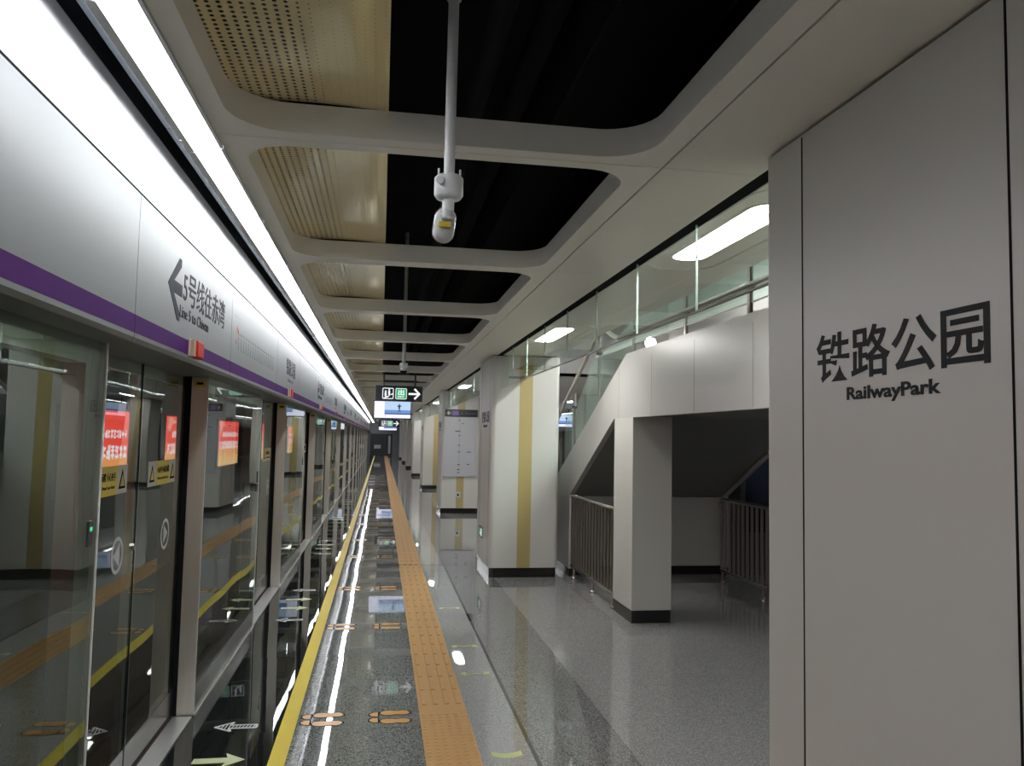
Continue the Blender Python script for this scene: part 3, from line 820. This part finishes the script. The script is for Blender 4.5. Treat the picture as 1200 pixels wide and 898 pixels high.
# railings under the stairs
def railing(x, ya, yb, label, hook=False, posts=()):
    t = empty('railing', (x, ya, 0)); n = max(3, int(round((yb - ya) / .125)))
    o = MB(); o.path([(0, 0, 1.03)] + ([(0, yb - ya - .1, 1.03), (0, yb - ya - .03, 1.02), (0, yb - ya, .97), (0, yb - ya, .90)] if hook else [(0, yb - ya, 1.03)]), .024, M_RAIL); o.build('top_rail', t)
    o = MB(); o.bbox(-.022, .022, 0, yb - ya, .13, .17, M_RAIL, .006); o.build('bottom_rail', t)
    for i in range(n + 1):
        yy = (yb - ya) * (i / n)
        o = MB(); o.tube((0, min(max(yy, .012), yb - ya - .012), .16), (0, min(max(yy, .012), yb - ya - .012), 1.025 if not (hook and i == n) else .95), .0165, M_BAR, 10); o.build('baluster', t)
    for yy in posts:
        o = MB(); o.tube((0, yy - ya, .0), (0, yy - ya, .15), .016, M_RAIL, 10); o.lathe([(0, .03), (.026, .026), (.034, .010), (.034, 0)], (0, yy - ya, 0), M_RAIL, 12); o.build('foot', t)
    return tag(t, label, 'railing', 'railings under the stairs')
railing(SX0 + .03, 8.055, 9.97, 'steel railing between the striped column and the square pillar', False, (8.1, 8.95, 9.83))
railing(4.25, 8.06, 9.50, 'steel railing in the dark recess under the landing, beyond the pillar', True, (8.4, 9.46))

# lights of the stairwell
t = empty('round_wall_lamp', (4.51, 12.999, 3.42)); o = MB()
o.tube((0, 0, 0), (0, -.03, 0), .11, M_LGREY, 24); o.build('base', t)
o = MB(); o.tube((0, -.0305, 0), (0, -.06, 0), .095, E_SPOT, 24, .07); o.build('diffuser', t)
tag(t, 'small round glowing lamp showing just above the stair side', 'lamp')
t = empty('linear_ceiling_light', (3.7, 7.2, 4.215)); o = MB(); o.box(-.1, .1, -2.6, 2.6, -.05, .0, M_LGREY); o.build('housing', t)
o = MB(); o.box(-.085, .085, -2.55, 2.55, -.056, -.051, E_SHAFT); o.build('diffuser', t)
tag(t, 'light fitting high in the stairwell lighting the white shaft wall', 'ceiling light')

# ------------------------------------------------------------------ screen doors: header
HZ0, HZ1, PZ0, PZ1 = 2.095, 2.665, 2.125, 2.195
b = MB(); b.box(-1.20, XH - .03, Y0, Y1, HZ0 + .02, HZ1, M_DARK)
b.box(-1.25, XH - .012, Y0, Y1, HZ0 - .0, HZ0 + .02, M_HEAD)
struct(b.build('trim_1'), 'dark steel carcass of the screen door header')
b = MB(); b.box(XH - .06, XH - .004, Y0, Y1, HZ1 + .008, 2.97, M_UPPER); b.box(XH - .06, XH - .005, Y0, Y1, 2.97, 3.55, M_VOID); b.box(XH - .034, XH + .0008, Y0, Y1, HZ1 + .001, HZ1 + .009, M_INK)  # wall above the white band coloured black for the shade where the wash ends
struct(b.build('wall_cove'), 'white wall band above the header, washed by the light strip')
b = MB(); b.box(-4.7, XH - .06, Y0, Y1, 3.3, 3.5, M_VOID); b.box(XH - .06, -.77, Y0, Y1, 3.40, 3.5, M_VOID); struct(b.build('trim_2'), 'dark soffit over the track')
joints = [Y0]
for k in range(-2, 16): joints += [3.23 + 4.2 * k, 5.19 + 4.2 * k]
joints = [j for j in joints if j < Y1] + [Y1]
def cladding(L):
    o = MB(); g = .0025
    P = [(XH - .034, HZ0), (XH - .012, HZ0 - .004), (XH + .001, HZ0 + .012), (XH + .001, PZ0), (XH, PZ0), (XH, HZ1), (XH - .034, HZ1)]
    o.prism([(p[0], p[1]) for p in P], ((0, L - g, 0), (1, 0, 0), (0, 0, 1)), L - 2 * g, M_HEAD)
    return o
HPARTS = {}
def header_text(kind, t, L):
    if kind in HPARTS:
        for ch in HPARTS[kind]:
            c2 = ch.copy(); COL.objects.link(c2); c2.parent = t
        return
    out = []
    f = lambda y, z: FACE_PX((XH, y, z))
    if kind == 'dest':          # arrow and destination
        o = MB(); o.prism([(-.12, 0), (.06, -.145), (.10, -.145), (.10, -.11), (-.02, -.028), (.13, -.028), (.13, .028), (-.02, .028), (.10, .11), (.10, .145), (.06, .145)], f(.565, 2.408), .0012, M_TEXTG); out.append(o.build('direction_arrow', t))
        o = MB(); add_text(o, '5\u53f7\u7ebf\u5f80\u8d64\u6e7e', f(1.22, 2.445), 1.0, .165, M_TEXTG, .004); out.append(o.build('destination_text', t))
        o = MB(); add_text(o, 'Line 5 to Chiwan', f(.98, 2.315), .62, .055, M_TEXTG, .002); out.append(o.build('destination_text', t))
    if kind == 'name':
        o = MB(); add_text(o, '\u94c1\u8def\u516c\u56ed', f(1.10, 2.42), .80, .17, M_TEXTG, .002); out.append(o.build('station_name', t))
        o = MB(); add_text(o, 'Railway Park', f(1.10, 2.285), .5, .045, M_FAINT, .002); out.append(o.build('station_name', t))
    if kind == 'route':
        o = MB(); rect(o, f(0, 0), .25, 2.0, 2.398, 2.402, M_FAINT)
        rect(o, f(0, 0), .12, .34, 2.50, 2.507, M_FAINT)
        for i in range(18):
            y = .26 + i * .1
            o.prism([(.008 * math.cos(a * PI / 4), .008 * math.sin(a * PI / 4)) for a in range(8)], f(y, 2.40), .0014, M_FAINT)
            rect(o, f(y, 0), -.006, .006, 2.29, 2.38, M_FAINT)
        out.append(o.build('route_line', t))
        o = MB()
        for y, z in ((.20, 2.42), (.25, 2.41), (.18, 2.34)):
            o.prism([(.014 * math.cos(a * PI / 4), .018 * math.sin(a * PI / 4)) for a in range(8)], f(y, z), .0016, M_REDPR)
        out.append(o.build('route_dots', t))
    HPARTS[kind] = out
for i, (ya, yb) in enumerate(zip(joints[:-1], joints[1:])):
    t = empty('header_sign_panel', (0, ya, 0)); L = yb - ya
    cladding(L).build('cladding', t)
    o = MB(); o.box(XH - .001, XH + .0018, .0025, L - .0025, PZ0, PZ1, M_PURPLE); o.build('purple_stripe', t)['label'] = 'purple line stripe'
    k = round((ya + yb) / 2 / PITCH - D0 / PITCH + .0, 2)
    j = i - 5                                    # 0: panel over the first door
    if 0 <= i - 5 < 26 and (i - 5) % 4 < 3: header_text(('dest', 'route', 'name')[(i - 5) % 4], t, L)
    what = 'over a door' if (j % 2 == 0) else 'over fixed glass'
    if j == -1: lab = 'blank grey header panel with purple stripe nearest the camera'
    elif j == 0: lab = 'grey header panel with an arrow and the line 5 destination text'
    elif j < -1: lab = 'grey header panel behind the camera over the screen doors'
    elif j < 12: lab = 'grey header panel with purple stripe %s, %s along from the arrow panel' % (what, nth(j - 1))
    else: lab = 'distant narrow grey header panel with purple stripe %s' % what
    tag(t, lab, 'header panel', 'screen door header panels')

# indicator lamps
LAMP = None
for k in range(15):
    if LAMP is None:
        t = empty('door_indicator_lamp'); o = MB(); o.bbox(0, .012, -.08, .02, -.05, .04, M_LAMPH, .004, 1); o.box(.012, .03, -.075, -.03, -.045, .035, M_LAMPH); o.build('housing', t)
        o = MB(); o.bbox(.002, .04, -.03, .11, -.048, .038, M_LAMPR, .008, 2)
        o.build('lens', t)['label'] = 'red lens'; LAMP = t
    else: t = copy_tree(LAMP)
    t.location = (XH - .003, 4.17 + 4.22 * k, 2.165)
    tag(t, ('red indicator lamp on the purple stripe over the %s door from the near end' % nth(k)) if k < 8 else 'tiny far red indicator lamp on the purple stripe', 'lamp', 'door indicator lamps')

# ------------------------------------------------------------------ screen doors
HALF = .945
def warn_sticker(fr, variant):
    o = MB(); W, H = .56, .135
    if variant == 0: W = .52
    rect(o, fr, -W / 2, W / 2, -H / 2, H / 2, M_WARNW, .0008)
    fr2 = ((fr[0][0] + .0009, fr[0][1], fr[0][2]), fr[1], fr[2])
    tri = lambda c: [(c - .05, -.045), (c + .05, -.045), (c, .05)]
    tri2 = lambda c: [(c - .03, -.033), (c + .03, -.033), (c, .026)]
    fr3 = ((fr[0][0] + .0019, fr[0][1], fr[0][2]), fr[1], fr[2])
    cs = [W / 2 - .075] if variant == 0 else [-W / 2 + .075, W / 2 - .065]
    x0 = -W / 2 if variant == 0 else -W / 2 + .15
    x1 = W / 2 - .15 if variant == 0 else W / 2 - .13
    rect(o, fr2, x0, x1, -H / 2, H / 2, M_WARN, .0008)
    for cc in cs:
        o.prism(tri(cc), fr2, .0008, M_INK); o.prism(tri2(cc), fr3, .0008, M_WARN)
    mid = (x0 + x1) / 2
    up = Vector(fr[0]) + Vector(fr[1]) * mid + Vector((.0022, 0, .018))
    add_text(o, '\u5c0f\u5fc3\u7ad9\u53f0\u95f4\u9699 \u5c0f\u5fc3\u5939\u624b' if variant == 0 else '\u5c0f\u5fc3\u5939\u624b \u5c0f\u5fc3\u7ad9\u53f0\u95f4\u9699', (tuple(up), fr[1], fr[2]), (x1 - x0) * .86, .04, M_INK, .006, .0008)
    dn = Vector(fr[0]) + Vector(fr[1]) * mid + Vector((.0022, 0, -.032))
    add_text(o, 'Mind the Gap  Watch Your Hands' if variant == 0 else 'Watch Your Hands  Mind the Gap', (tuple(dn), fr[1], fr[2]), (x1 - x0) * .8, .020, M_INK, .004, .0008)
    return o
def circle_sticker(fr, sgn):
    o = MB(); n = 28; R, r = .088, .070
    ring = [(R * math.cos(2 * PI * i / n), R * math.sin(2 * PI * i / n)) for i in range(n)]
    inn = [(r * math.cos(2 * PI * i / n), r * math.sin(2 * PI * i / n)) for i in range(n)]
    for i in range(n):
        j = (i + 1) % n; o.prism([ring[i], ring[j], inn[j], inn[i]], fr, .0008, M_WSTICK)
    P = [(-.055, 0), (.032, -.055), (.032, .055)]
    o.prism(P if sgn < 0 else [(-p[0], -p[1]) for p in P], fr, .0008, M_WSTICK)
    return o
def screen_door():
    t = empty('platform_screen_door')
    for s in (-1, 1):
        ya, yb = (-HALF + .01, -.004) if s < 0 else (.004, HALF - .01)
        leaf = MB()
        # stiles and rails of the leaf
        inner = (yb - .055, yb) if s < 0 else (ya, ya + .055)
        outer = (ya, ya + .035) if s < 0 else (yb - .05, yb)
        leaf.box(XD - .035, XD - .006, inner[0], inner[1], .03, 2.09, M_STEELD)
        leaf.box(XD - .035, XD - .006, outer[0], outer[1], .03, 2.09, M_STEELD)
        leaf.box(XD - .034, XD - .007, ya, yb, 2.03, 2.09, M_STEELD)
        lf = leaf.build('door_leaf', t)
        g = MB(); g.box(XD - .005, XD + .002, ya + .001, yb - .001, .17, 2.09, M_GLASS); g.build('glass_pane', lf)
        kp = MB(); kp.box(XD - .038, XD + .003, ya, yb, .025, .168, M_KICK); kp.build('kick_plate', lf)
        sl = MB(); e = (yb - .006, yb + .0035) if s < 0 else (ya - .0035, ya + .006)
        sl.box(XD - .03, XD + .0035, e[0], e[1], .03, 2.09, M_INK); sl.build('rubber_seal', lf)
        fr = FACE_PX((XD + .0025, -.435 if s < 0 else .46, 1.515))
        warn_sticker(fr, 0 if s < 0 else 1).build('warning_sticker', lf)['label'] = 'yellow warning sticker'
        circle_sticker(FACE_PX((XD + .0025, -.265 if s < 0 else .58, 1.155)), s).build('arrow_sticker', lf)['label'] = 'round white arrow sticker'
        if s < 0:
            h = MB(); h.tube((XD + .002, yb - .03, 1.165), (XD + .014, yb - .03, 1.165), .016, M_RAIL, 14); h.build('lock_cylinder', lf)
    th = MB(); th.box(-1.205, -1.092, -HALF + .02, HALF - .02, -.03, .004, M_SILL); th.build('sill_plate', t)
    ed = MB(); ed.box(-1.30, -1.206, -HALF + .02, HALF - .02, -.03, .004, M_KICK); ed.build('leaf_track', t)
    return t
def fixed_panel():
    t = empty('fixed_glass_panel'); L = PITCH - 2 * HALF
    xg = XP - .012
    g = MB(); g.box(-.008, 0, .012 - L / 2, L / 2 - .012, .165, 2.10, M_GLASS); gp = g.build('glass_pane', t, (xg, L / 2, 0)); gp.rotation_euler.z = -.009
    for ya, yb in ((0, .012), (L - .012, L)):
        p = MB(); p.box(-1.19, XP, ya, yb, 0, 2.10, M_STEEL); p.box(XP - .004, XP + .003, (ya if ya == 0 else yb - .006), (ya + .006 if ya == 0 else yb + .004), 0, 2.10, M_LGREY); p.build('post', t)
    p = MB(); p.box(-1.19, xg - .01, .012, .05, 0, 2.10, M_STEELD); p.box(-1.19, xg - .01, L - .16, L - .012, 0, 2.10, M_STEELD); p.box(-1.18, xg - .01, .05, L - .16, 2.0, 2.10, M_STEELD); p.build('inner_frame', t)
    p = MB(); p.box(-1.232, -1.191, .0, .012, 0, 2.10, M_INK); p.build('jamb_seal', t)
    p = MB(); p.box(-1.175, -1.105, -.0015, 0, 2.03, 2.075, M_WARN); p.box(-1.16, -1.12, -.0022, -.0015, 2.045, 2.06, M_INK); p.build('number_plate', t)['label'] = 'small yellow plate'
    k = MB(); k.box(-1.185, XP - .004, .012, L - .012, .0, .16, M_KICK); k.build('kick_plate', t)
    s = MB(); s.box(XP - .001, XP + .008, .0, L, .0, .010, M_STEEL); s.build('floor_strip', t)
    l = MB(); l.bbox(xg + .001, xg + .014, L - .10, L - .06, 1.30, 1.40, M_DARK, .003); l.box(xg + .0135, xg + .0155, L - .09, L - .07, 1.36, 1.375, E_GLED); l.build('door_status_light', t)
    return t
SD = screen_door(); FPN = fixed_panel()
nb = 15
for k in range(-1, nb):
    c = D0 + PITCH * k
    o = SD if k == -1 else copy_tree(SD)
    o.location = (0, c, 0)
    if k < 0: lab = 'pair of sliding glass screen doors behind the camera'
    elif k < 8: lab = 'pair of sliding glass screen doors, %s doorway from the near end' % nth(k)
    else: lab = 'distant pair of sliding glass screen doors near the end of the platform'
    tag(o, lab, 'screen door', 'platform screen doors')
    o = FPN if k == -1 else copy_tree(FPN)
    o.location = (0, c + HALF, 0)
    if k == -1: lab = 'fixed glass screen panel nearest the camera, left of the first doorway'
    elif k < 8: lab = 'fixed glass screen panel with steel post, just beyond the %s doorway' % nth(k)
    else: lab = 'distant fixed glass screen panel near the end of the platform'
    tag(o, lab, 'glass panel', 'fixed screen panels')

# ------------------------------------------------------------------ beyond the doors: tunnel wall with lit adverts
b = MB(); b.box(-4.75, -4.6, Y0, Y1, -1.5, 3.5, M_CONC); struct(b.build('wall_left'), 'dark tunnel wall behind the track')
def advert():
    t = empty('advert_light_box'); W, H = 3.1, 1.30
    o = MB(); o.bbox(-.08, 0, -.04, W + .04, -.04, H + .04, M_DARK, .01); o.build('frame', t)
    o = MB(); f = FACE_PX((.001, 0, 0))
    rect(o, f, 0, W, H * .42, H, E_ADR, .002); rect(o, f, 0, W, 0, H * .42, E_ADO, .002)
    f2 = FACE_PX((.0035, 0, 0))
    o.prism([(0, 0), (W, 0), (W, H * .2), (W * .8, H * .27), (W * .55, H * .16), (W * .3, H * .30), (W * .1, H * .2), (0, H * .33)], f2, .001, E_ADG)
    o.prism([(.1, H * .8), (.32, H * .72), (.5, H * .86), (.9, H * .9), (.5, H * .98), (.2, H * .97)], f2, .001, E_ADP)
    o.build('display', t)
    rr = random.Random(3); o = MB(); f3 = FACE_PX((.005, 0, 0))
    def strokes(x, y, w, h):      # illegible bright characters, as blurred in the photo
        for _ in range(4):
            a = rr.random() * .8 * h; rect(o, f3, x + .02 * w, x + w * (.7 + .28 * rr.random()), y + a, y + a + .15 * h, E_ADW)
        for _ in range(3):
            a = rr.random() * .85 * w; rect(o, f3, x + a, x + a + .16 * w, y + .1 * h * rr.random(), y + h * (.8 + .2 * rr.random()), E_ADW)
    for i in range(17): strokes(.5 + i * .145, H * .64, .125, H * .12)
    for i in range(13): strokes(.16 + i * .22, H * .36, .195, H * .2)
    o.build('caption', t)
    return t
AD = advert()
for i, y in enumerate((-10.1, -4.6, .9, 6.2, 12.3, 17.9, 23.5, 29.1, 34.7, 40.3, 45.9, 51.5)):
    o = AD if i == 0 else copy_tree(AD)
    o.location = (-4.52, y, .77)
    lab = 'lit red advert on the tunnel wall, hidden left of the view' if i < 4 else ['lit red advert seen through the left leaf of the first doorway', 'lit red advert seen through the right leaf of the first doorway', 'lit red advert seen through the glass beyond the first doorway'][i - 4] if i < 7 else 'far lit red advert on the tunnel wall, %s from the near end' % nth(i - 4)
    tag(o, lab, 'advert', 'trackside adverts')

# ------------------------------------------------------------------ far side and ends
b = MB(); X = mir(XP)
b.box(X, X + .1, Y0, Y1, 0, .16, M_KICK); b.box(X + .02, X + .1, Y0, Y1, .16, 2.1, M_DARK); b.box(X - .12, X + .1, Y0, Y1, 2.1, 2.66, M_HEAD); b.box(X - .1, X + .1, Y0, Y1, 2.66, 3.4, M_UPPER)
struct(b.build('wall_right'), 'far platform edge with its own screen doors')
b = MB(); b.box(-4.8, 8, Y1, Y1 + .2, -1.5, 4.4, M_ENDW); struct(b.build('wall_far'), 'grey end wall of the platform')
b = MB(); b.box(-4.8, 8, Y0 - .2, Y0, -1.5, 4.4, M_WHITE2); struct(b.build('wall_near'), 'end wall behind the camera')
t = empty('door_1', (.0, Y1, 0)); t['kind'] = 'structure'
o = MB(); o.bbox(-.88, .96, -.06, -.001, 0, 1.86, M_DARK, .01); o.build('frame', t)
o = MB(); o.box(-.83, .30, -.075, -.055, .02, 1.80, M_SIGNBK); o.box(.36, .9, -.075, -.055, .02, 1.8, M_SIGNBK); o.build('leaf', t)
o = MB(); o.box(-.55, .0, -.082, -.074, .62, .92, M_WSTICK); o.build('notice', t)
o = MB(); o.box(.62, .8, -.082, -.074, .2, 1.7, M_GREY); o.build('glazing', t)

# ------------------------------------------------------------------ hanging signs and screens
def hanging_sign():
    t = empty('hanging_direction_sign'); W0, W1, H0, H1 = -.114, .683, 2.332, 2.60
    o = MB(); o.bbox(W0, W1, 0, .09, H0, H1, M_SIGNBK, .006); o.build('panel', t)
    for x in (.018, .555):
        o = MB(); o.tube((x, .045, H1), (x, .045, 3.25), .016, M_DARK, 10); o.build('hanger_rod', t)
    o = MB(); o.tube((-.0, .045, 2.69), (.60, .045, 2.69), .008, M_DARK, 8); o.build('brace', t)
    f = FACE_NY((0, -.001, 0))
    def frame_sq(mb, x0, x1, z0, z1, m, w=.012):
        a = rrect(x0, x1, z0, z1, .022, 4); c2 = rrect(x0 + w, x1 - w, z0 + w, z1 - w, .014, 4); n = len(a)
        for i in range(n): j = (i + 1) % n; mb.prism([a[i], a[j], c2[j], c2[i]], f, .0012, m)
    o = MB(); x0, x1, z0, z1 = .0, .19, 2.37, 2.56
    frame_sq(o, x0, x1, z0, z1, E_WHITE)
    o.prism([(x0 + .012, z0 + .012), (x0 + .05, z0 + .012), (x1 - .03, z0 + .095), (x1 - .012, z0 + .095), (x1 - .012, z0 + .075), (x1 - .05, z0 + .072), (x0 + .09, z0 + .012 + .012)][::1], f, .0012, E_WHITE)
    for x, z in ((x0 + .055, z0 + .075), (x0 + .115, z0 + .105)):
        o.prism(rrect(x - .016, x + .016, z - .035, z + .04, .01, 3), f, .0012, E_WHITE)
        o.prism([(x + .015 * math.cos(a * PI / 5), z + .057 + .015 * math.sin(a * PI / 5)) for a in range(10)], f, .0012, E_WHITE)
    o.build('escalator_pictogram', t)
    o = MB(); x0, x1 = .222, .415
    frame_sq(o, x0, x1, z0, z1, E_WHITE, .009)
    o.prism(rrect(x0 + .009, x1 - .009, z0 + .009, z1 - .009, .014, 4), f, .0008, E_GREEN)
    f9 = FACE_NY(((x0 + x1) / 2, -.0018, z0 + .118)); add_text(o, '\u51fa', f9, .105, .095, E_WHITE, .02, .001)
    f9 = FACE_NY(((x0 + x1) / 2, -.0018, z0 + .042)); add_text(o, 'EXIT', f9, .11, .034, E_WHITE, .02, .001)
    o.build('exit_pictogram', t)['label'] = 'green exit pictogram'
    o = MB(); cx, cz = .545, 2.465
    o.prism([(-.10, -.016), (.05, -.016), (-.012, -.075), (.012, -.098), (.105, 0), (.012, .098), (-.012, .075), (.05, .016), (-.10, .016)], FACE_NY((cx, -.001, cz)), .0012, E_WHITE)
    o.build('arrow', t)
    return t
SG = hanging_sign(); SG.location = (0, 13.75, 0)
tag(SG, 'black hanging sign with escalator, green exit and arrow pictograms, nearer one', 'sign', 'hanging direction signs')
o = copy_tree(SG); o.location = (0, 30.3, -.27 + .0); tag(o, 'smaller distant black hanging exit sign below the first one', 'sign', 'hanging direction signs')
def screen():
    t = empty('hanging_screen'); x0, x1, z0, z1 = -.185, .705, 2.175, 2.59
    o = MB(); o.bbox(x0 - .02, x1 + .02, 0, .09, z0 - .025, z1 + .02, M_SIGNBK, .006); o.build('casing', t)
    for x in (x0 + .2, x1 - .2):
        o = MB(); o.tube((x, .045, z1 + .01), (x, .045, 3.2), .016, M_DARK, 10); o.build('hanger_rod', t)
    o = MB(); f = FACE_NY((0, -.001, 0)); rect(o, f, x0, x1, z0, z1, E_SCRW, .001)
    f2 = FACE_NY((0, -.0022, 0))
    px0 = x0 + .25; rect(o, f2, px0, x1, z0 + .17, z1, E_SCRL, .0008); rect(o, f2, px0, x1, z0 + .115, z0 + .20, E_SCRB, .0009); rect(o, f2, px0, x1, z0 + .09, z0 + .115, E_SCRD, .0009)
    f3 = FACE_NY((0, -.0034, 0)); cx = px0 + .36; zb = z0 + .15
    for P in ([(-.03, 0), (-.015, 0), (.0, .09), (-.012, .095)], [(.018, 0), (.035, 0), (.014, .095), (.0, .09)], [(-.018, .085), (.018, .085), (.022, .17), (-.022, .17)], [(-.06, .15), (-.055, .14), (.055, .14), (.06, .15), (.02, .172), (-.02, .172)], [(-.012, .175), (.012, .175), (.012, .205), (-.012, .205)]):
        o.prism([(cx + p[0], zb + p[1]) for p in P], f3, .0008, E_SCRK)
    rect(o, f2, px0 + .02, px0 + .035, z0 + .035, z0 + .06, E_SCRK)
    for i in range(9): rect(o, f2, px0 + .07 + i * .045, px0 + .095 + i * .045, z0 + .045, z0 + .055, E_SCRL)
    o.build('display', t)
    return t
SC = screen(); SC.location = (0, 19.9, 0); tag(SC, 'glowing hanging information screen with a blue picture, nearer one', 'screen', 'hanging screens')
o = copy_tree(SC); o.location = (.07, 41.0, -.17); tag(o, 'small distant glowing hanging screen under the second sign', 'screen', 'hanging screens')
o = copy_tree(SC); o.location = (6.05, 27.5, 0); tag(o, 'glowing screen visible in the gap between the striped column and the stairs', 'screen', 'hanging screens')

# ------------------------------------------------------------------ cameras on poles
def camera_1():
    t = empty('security_camera', (.167, 2.2, 2.30))
    o = MB(); o.tube((.0, 0, .18), (.004, 0, 1.98), .0155, M_CAMW, 18); o.tube((.0018, 0, .70), (.0018, 0, .745), .021, M_CAMW, 18); o.build('pole', t)
    o = MB(); o.lathe([(0, .185), (.034, .183), (.041, .176), (.041, .128), (.034, .118), (0, .116)], (0, 0, 0), M_CAMW, 20)
    for sx in (-1, 1): o.tube((sx * .030, -.012, .18), (sx * .030, -.012, .20), .003, M_CAMW, 8)
    o.tube((-.026, -.036, .158), (-.028, -.045, .158), .011, M_GREY, 12); o.build('junction_box', t)
    o = MB(); o.tube((0, 0, .12), (-.002, -.012, .055), .0165, M_CAMW, 16); o.lathe([(0, .052), (.014, .053), (.0165, .06)], (-.002, -.012, 0), M_CAMW, 16); o.build('neck', t)
    # capsule shaped head, tilted down towards the viewer
    def capsule(r, L, m, sx=1.0, sz=1.0):
        bm = bmesh.new(); bmesh.ops.create_uvsphere(bm, u_segments=24, v_segments=16, radius=r)
        for v in bm.verts:
            v.co.z += L if v.co.z > 0 else -L
            v.co.y *= .8
        q = MB(); q.bm(bm, m, True); bm.free(); return q
    hd = capsule(.030, .020, M_CAMW).build('housing', t); hd.location = (-.008, .012, .045); hd.rotation_euler = (math.radians(14), math.radians(6), 0)
    cv = capsule(.0315, .020, M_DOME).build('clear_cover', t); cv.location = (-.010, .002, .043); cv.rotation_euler = (math.radians(14), math.radians(6), 0)
    y = MB(); y.bbox(-.018, .018, -.004, .004, -.008, .008, M_CAMY, .002); yy = y.build('yellow_module', t); yy.location = (-.010, -.0165, .040)
    return tag(t, 'white capsule security camera on a pole under the nearest ceiling opening', 'security camera')
camera_1()
t = empty('security_camera', (.25, 9.9, 2.50))
o = MB(); o.tube((0, 0, .13), (0, 0, 1.79), .022, M_LGREY, 16); o.build('pole', t)
o = MB(); o.lathe([(0, .15), (.045, .148), (.052, .14), (.052, .10), (.04, .09), (0, .088)], (0, 0, 0), M_LGREY, 18); o.build('junction_box', t)
o = MB(); o.lathe([(.034, .092), (.046, .07), (.046, .05), (0, .05)], (0, 0, 0), M_LGREY, 18); o.build('housing', t)
o = MB(); o.lathe([(.043, .05), (.040, .03), (.028, .011), (0, .0)], (0, 0, 0), M_INK, 18); o.build('dome', t)
tag(t, 'dark dome security camera on a pole just in front of the hanging exit sign', 'security camera')

# ------------------------------------------------------------------ camera, world, view
F = 930.0; VP = (446.6, 510.0); ROLL = .02
yv = Vector(((VP[0] - 600) / F, -(VP[1] - 449) / F, -1)).normalized()
zv = Vector((ROLL, 1, 0)); zv.z = -(zv.x * yv.x + zv.y * yv.y) / yv.z; zv.normalize()
xv = yv.cross(zv)
R = Matrix((xv, yv, zv))
cam = bpy.data.cameras.new('camera'); co = bpy.data.objects.new('camera', cam); COL.objects.link(co)
cam.sensor_fit = 'HORIZONTAL'; cam.sensor_width = 36; cam.lens = F / 1200 * 36; cam.clip_start = .02; cam.clip_end = 300
co.matrix_world = Matrix.Translation((0, 0, 1.75)) @ R.to_4x4()
S.camera = co
w = bpy.data.worlds.new('world'); S.world = w; w.use_nodes = True
w.node_tree.nodes['Background'].inputs[0].default_value = (.5, .55, .6, 1); w.node_tree.nodes['Background'].inputs[1].default_value = .02
vs = S.view_settings; vs.view_transform = 'Standard'; vs.look = 'None'; vs.gamma = 1; vs.use_curve_mapping = False; vs.exposure = 1.15
cy = S.cycles; cy.use_denoising = True; cy.max_bounces = 10; cy.diffuse_bounces = 5; cy.glossy_bounces = 6; cy.transparent_max_bounces = 24; cy.transmission_bounces = 6
cy.sample_clamp_indirect = 6; cy.caustics_reflective = True; cy.blur_glossy = .5
